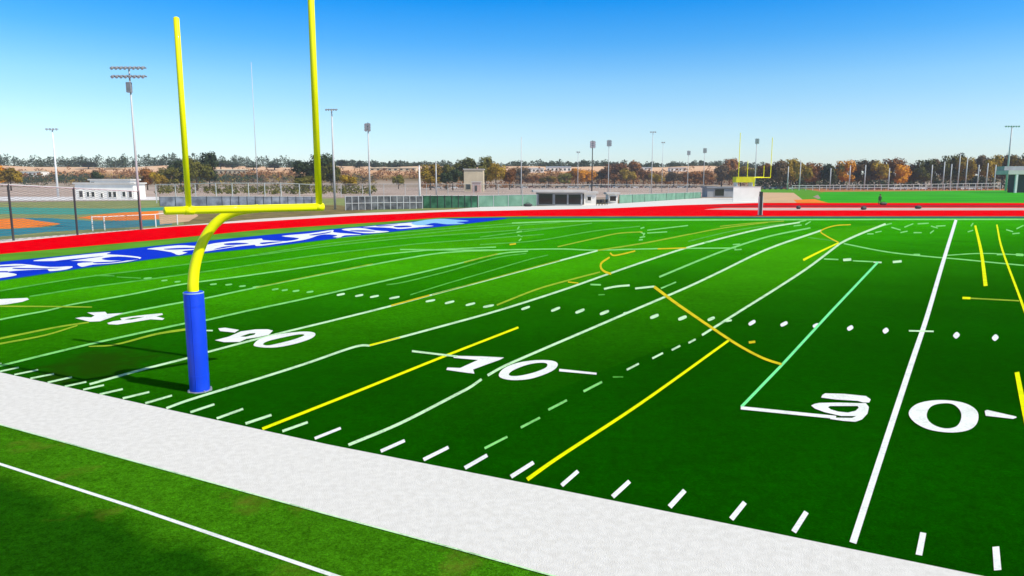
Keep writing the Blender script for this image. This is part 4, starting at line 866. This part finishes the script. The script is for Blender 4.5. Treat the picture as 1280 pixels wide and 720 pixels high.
T0 = [ # x, ytop, width, kind, distance, shape
 (-8, 202, 34, 'orange', 400, 0), (13, 205, 26, 'golden olive', 380, 1), (112, 200, 26, 'dark green', 700, 1), (121, 212, 16, 'dark green', 420, 2), (142, 210, 20, 'golden olive', 640, 1),
 (184, 209, 18, 'rust brown', 420, 0), (197, 212, 20, 'golden olive', 400, 1), (210, 207, 22, 'olive green', 420, 0), (226, 197, 24, 'dark green', 430, 0), (246, 193, 34, 'olive green', 380, 1), (262, 187, 22, 'dark green', 420, 0), (277, 200, 16, 'dark green', 520, 2),
 (292, 202, 16, 'dark green', 560, 0), (318, 205, 22, 'dark green', 600, 1), (344, 203, 18, 'dark green', 600, 0), (368, 200, 16, 'dark green', 600, 2), (386, 199, 30, 'dark green', 380, 0), (402, 189, 26, 'dark green', 400, 0), (414, 198, 24, 'olive green', 370, 1),
 (380, 217, 30, 'olive green', 330, 1), (427, 199, 14, 'dark green', 620, 0), (436, 216, 26, 'golden olive', 340, 1), (450, 201, 14, 'dark green', 700, 3), (470, 203, 14, 'dark green', 720, 0), (488, 201, 8, 'dark green', 760, 3), (495, 205, 12, 'dark green', 740, 0), (498, 216, 16, 'olive green', 480, 1),
 (538, 203, 26, 'golden olive', 420, 0), (558, 201, 26, 'olive green', 440, 1), (566, 208, 26, 'dark green', 400, 1), (584, 195, 32, 'olive green', 450, 0), (607, 193, 20, 'olive green', 460, 0), (620, 199, 26, 'golden olive', 440, 1), (637, 206, 20, 'rust brown', 440, 1), (650, 207, 18, 'dull brown', 460, 0),
 (666, 217, 18, 'rust brown', 430, 1), (686, 218, 22, 'golden olive', 440, 1), (705, 215, 14, 'olive green', 420, 0), (720, 207, 24, 'orange', 430, 1), (735, 211, 20, 'orange', 440, 0), (752, 208, 20, 'dull brown', 450, 1), (768, 202, 26, 'rust brown', 440, 0), (783, 207, 20, 'golden olive', 430, 1), (792, 199, 18, 'rust brown', 460, 0), (804, 208, 16, 'rust brown', 440, 1),
 (820, 214, 22, 'golden olive', 420, 1), (842, 212, 24, 'dull brown', 430, 1), (862, 213, 20, 'rust brown', 430, 0), (880, 210, 24, 'rust brown', 430, 1), (902, 204, 20, 'dull brown', 430, 0), (912, 196, 20, 'rust brown', 470, 0), (926, 204, 24, 'golden olive', 420, 1), (942, 208, 20, 'olive green', 410, 0),
 (957, 199, 22, 'rust brown', 430, 1), (974, 198, 22, 'dull brown', 420, 0), (988, 196, 20, 'golden olive', 430, 0), (1001, 197, 22, 'golden olive', 410, 1), (1017, 201, 20, 'rust brown', 420, 0), (1030, 200, 24, 'dark green', 420, 1), (1043, 203, 16, 'olive green', 410, 2), (1055, 198, 22, 'orange', 410, 0), (1069, 203, 18, 'dark green', 420, 1), (1084, 197, 26, 'dull brown', 410, 0), (1099, 196, 26, 'golden olive', 405, 1), (1113, 195, 22, 'rust brown', 420, 0),
 (1127, 204, 20, 'orange', 410, 0), (1141, 203, 20, 'dull brown', 420, 2), (1155, 197, 26, 'olive green', 415, 0), (1169, 193, 26, 'dull brown', 420, 1), (1187, 191, 24, 'olive green', 410, 0), (1198, 190, 18, 'dark green', 420, 2), (1207, 193, 16, 'golden olive', 400, 0), (1223, 188, 26, 'dull brown', 420, 1), (1238, 188, 24, 'golden olive', 410, 1), (1252, 190, 20, 'dull brown', 420, 0), (1266, 188, 26, 'golden olive', 415, 1), (1285, 187, 26, 'olive green', 420, 0), (1308, 190, 30, 'dull brown', 420, 1)]
T = []
for x, yt, w, k, D, sh in T0:
    if x < 520 and D >= 500: D = 900
    elif 640 < x < 946: D += 240
    elif x >= 946: D += 75
    T.append((x, yt, w, k, D, sh))
marks = [(60, 'at the left edge'), (170, 'above the long low white building'), (235, 'just left of the near goalpost'), (400, 'between the near goalpost uprights'), (530, 'left of the golden olive clump'), (660, 'around the square pale building'), (745, 'above the pavilion'), (830, 'right of the kiosk'), (950, 'behind the grey shed'), (1050, 'left behind the outfield'), (1150, 'middle behind the outfield'), (1400, 'right behind the outfield')]
cnt = {}
for x, yt, w, k, D, sh in sorted(T):
    zone = next(m for lim, m in marks if x < lim); key = (k, zone); cnt[key] = cnt.get(key, 0) + 1
sofar = {}
for x, yt, w, k, D, sh in sorted(T):
    zone = next(m for lim, m in marks if x < lim); key = (k, zone); sofar[key] = sofar.get(key, 0) + 1
    lab = f'{k} tree {zone}' + (f', {order[sofar[key] - 1]} of its colour from the left' if cnt[key] > 1 else ', the only one of its colour there')
    tree(x, yt, w * 1.08, k, D, sh, lab, 'trees behind the sports grounds')

# ridge woods, scrub: uncountable masses
def mass(name, n, fn, m, label, ls, cat='trees', squash=1.0):
    b = B(); rnd = random.Random(len(name) * 7 + n); vs = []; fs = []
    for i in range(n):
        c0, rad_, hh, nl = fn(rnd)
        for j in range(nl):
            d = Vector((rnd.gauss(0, .5), rnd.gauss(0, .5), rnd.random()))
            prof = math.sin(min(1, d.z * .9 + .12) * math.pi) ** .5
            c = Vector((c0[0] + d.x * rad_ * prof, c0[1] + d.y * rad_ * prof, c0[2] + d.z * hh))
            nrm = (Vector((d.x, d.y, .5)) + Vector((rnd.gauss(0, .4), rnd.gauss(0, .4), rnd.gauss(0, .4)))).normalized()
            u = nrm.cross(Vector((rnd.gauss(0, 1), rnd.gauss(0, 1), rnd.gauss(0, 1)))).normalized(); w = nrm.cross(u); s = ls * rnd.uniform(.6, 1.2)
            k = len(vs); vs += [c - u * s * .5, c + w * s * .4, c + u * s * .5, c - w * s * .4]; fs.append((k, k + 1, k + 2, k + 3))
    b.add(vs, fs); return stuff(b.build(name, m), label, cat)
def ridge(rnd):
    px = rnd.uniform(-150, 960); D = rnd.uniform(985, 1060); p = at(px, 228, D)
    dens = 1.0 if px < 440 else .6
    h = 1.35 * (rnd.uniform(5, 8) + 3 * math.sin(px * .11) ** 2 + rnd.choice((0, 0, 2.5))) * (1.1 if px < 380 else .6)
    return (p.x, D, hillz(p.x, 1010) - 1), rnd.uniform(5, 9), h, 64
mass('ridge_wood', 950, ridge, leaf['dark green'], 'distant dark wood running along the hilltop ridge', 1.9)
def scrub_l(rnd):
    px = rnd.uniform(-60, 470); py = rnd.choice((rnd.gauss(224, 2.2), rnd.gauss(228, 2))); q = hit(px, py)
    return (q.x, q.y, q.z - .3), rnd.uniform(2.5, 5), rnd.uniform(2, 4.5), 26
mass('hill_scrub', 420, scrub_l, leaf['dull brown'], 'brown scrub scattered over the lower slope at the left', 1.5, 'scrub')
mass('olive_scrub', 160, scrub_l, leaf['golden olive'], 'olive and gold scrub scattered over the lower slope', 1.5, 'scrub')
def autumn(rnd):
    px = rnd.uniform(-60, 960); py = rnd.gauss(220, 3.2); q = hit(px, py)
    return (q.x, q.y, q.z - .3), rnd.uniform(4, 8), rnd.uniform(3, 7), 34
mass('autumn_scrub', 520, autumn, leaf['rust brown'], 'rust coloured scrub dotted over the whole dry hillside', 1.7, 'scrub')
def dkscrub(rnd):
    px = rnd.choice((rnd.uniform(20, 110), rnd.uniform(240, 330), rnd.uniform(-40, 470))); py = rnd.gauss(226, 2.4); q = hit(px, py)
    return (q.x, q.y, q.z - .3), rnd.uniform(3, 6), rnd.uniform(3, 6), 30
mass('dark_scrub', 300, dkscrub, leaf['dark green'], 'dark bushes at the foot of the dry hillside', 1.6, 'bushes')
def under(rnd):
    px = rnd.uniform(940, 1330); D = rnd.uniform(500, 545); p = at(px, 228, D)
    return (p.x, D, 0), rnd.uniform(3, 5), rnd.uniform(5, 11), 40
mass('undergrowth', 260, under, leaf['dark green'], 'dark undergrowth filling the wood edge behind the outfield', 1.5, 'undergrowth')
def under2(rnd):
    px = rnd.uniform(525, 950); D = rnd.uniform(560, 630) if px < 640 else rnd.uniform(690, 740); p = at(px, 228, D)
    return (p.x, D, hillz(p.x, D)), rnd.uniform(3, 6), rnd.uniform(3, 7.5), 34
mass('brown_undergrowth', 230, under2, leaf['rust brown'], 'rusty brown undergrowth behind the beige lot', 1.5, 'undergrowth')
def bank(rnd):
    px = rnd.uniform(200, 470); py = rnd.uniform(233, 243); q = gp(px, py)
    return (q.x, q.y, 0), rnd.uniform(1.2, 2.6), rnd.uniform(1, 3.0), 22
mass('bank_bushes', 330, bank, leaf['olive green'], 'low olive bushes on the bank behind the near goalpost', .9, 'bushes')

# ------------------------------------------------------------------ air
hz = B().box((0, 1400, 27), (9000, 3400, 60)).build('haze', None); hz['kind'] = 'stuff'
hmm = bpy.data.materials.new('haze_air'); hmm.use_nodes = True; nt = hmm.node_tree; nt.nodes.remove(nt.nodes['Principled BSDF'])
pv = nt.nodes.new('ShaderNodeVolumePrincipled'); pv.inputs['Color'].default_value = (.88, .93, 1, 1); pv.inputs['Density'].default_value = HZD
nt.links.new(pv.outputs[0], nt.nodes['Material Output'].inputs['Volume']); hz.data.materials.append(hmm)
# ------------------------------------------------------------------ light
EL = R(47); sd = Vector((.905, -.425, 0)).normalized()
sun_d = bpy.data.lights.new('sun', 'SUN'); sun_d.energy = 4.8; sun_d.angle = R(.5); sun_d.color = (1, .94, .84)
sun = bpy.data.objects.new('sun', sun_d); C.objects.link(sun)
tosun = Vector((sd.x * math.cos(EL), sd.y * math.cos(EL), math.sin(EL)))
sun.rotation_euler = (-tosun).to_track_quat('-Z', 'Y').to_euler(); sun.location = (30, -20, 40)
w = bpy.data.worlds.new('World'); scene.world = w; w.use_nodes = True; nt = w.node_tree; N = nt.nodes; Lk = nt.links.new
bg = N['Background']; sky = N.new('ShaderNodeTexSky'); sky.sky_type = 'NISHITA'; sky.sun_disc = False; sky.sun_elevation = EL; sky.sun_rotation = math.atan2(sd.x, sd.y)
sky.air_density = 1.0; sky.dust_density = .3; sky.ozone_density = 2.0; sky.altitude = 100
# blue low band, paler at the horizon; unseen zenith neutral to cut blue fill
tc = N.new('ShaderNodeTexCoord'); sp = N.new('ShaderNodeSeparateXYZ'); Lk(tc.outputs['Generated'], sp.inputs[0])
rp = N.new('ShaderNodeValToRGB'); Lk(sp.outputs['Z'], rp.inputs[0]); E = rp.color_ramp.elements
E[0].position = 0; E[0].color = (.85, .92, 1.05, 1); E[1].position = 1; E[1].color = (.75, .72, .62, 1)
for p, c in ((.03, (.80, .90, 1.05, 1)), (.08, (.73, .90, 1.04, 1)), (.13, (.54, .86, 1.05, 1)), (.18, (.22, .72, 1.1, 1)), (.235, (.0, .60, 1.15, 1)), (.30, (.0, .55, 1.1, 1)), (.5, (.7, .75, .7, 1))):
    e = E.new(p); e.color = c
mu = N.new('ShaderNodeMix'); mu.data_type = 'RGBA'; mu.blend_type = 'MULTIPLY'; mu.inputs[0].default_value = 1; Lk(sky.outputs[0], mu.inputs[6]); Lk(rp.outputs[0], mu.inputs[7])
Lk(mu.outputs[2], bg.inputs[0]); bg.inputs[1].default_value = .15
vsn = scene.view_settings; vsn.view_transform = 'Standard'; vsn.look = 'None'; vsn.exposure = .12; vsn.gamma = 1
scene.render.engine = 'CYCLES'; scene.render.resolution_x = 1024; scene.render.resolution_y = 576
scene.cycles.max_bounces = 5; scene.cycles.transparent_max_bounces = 12
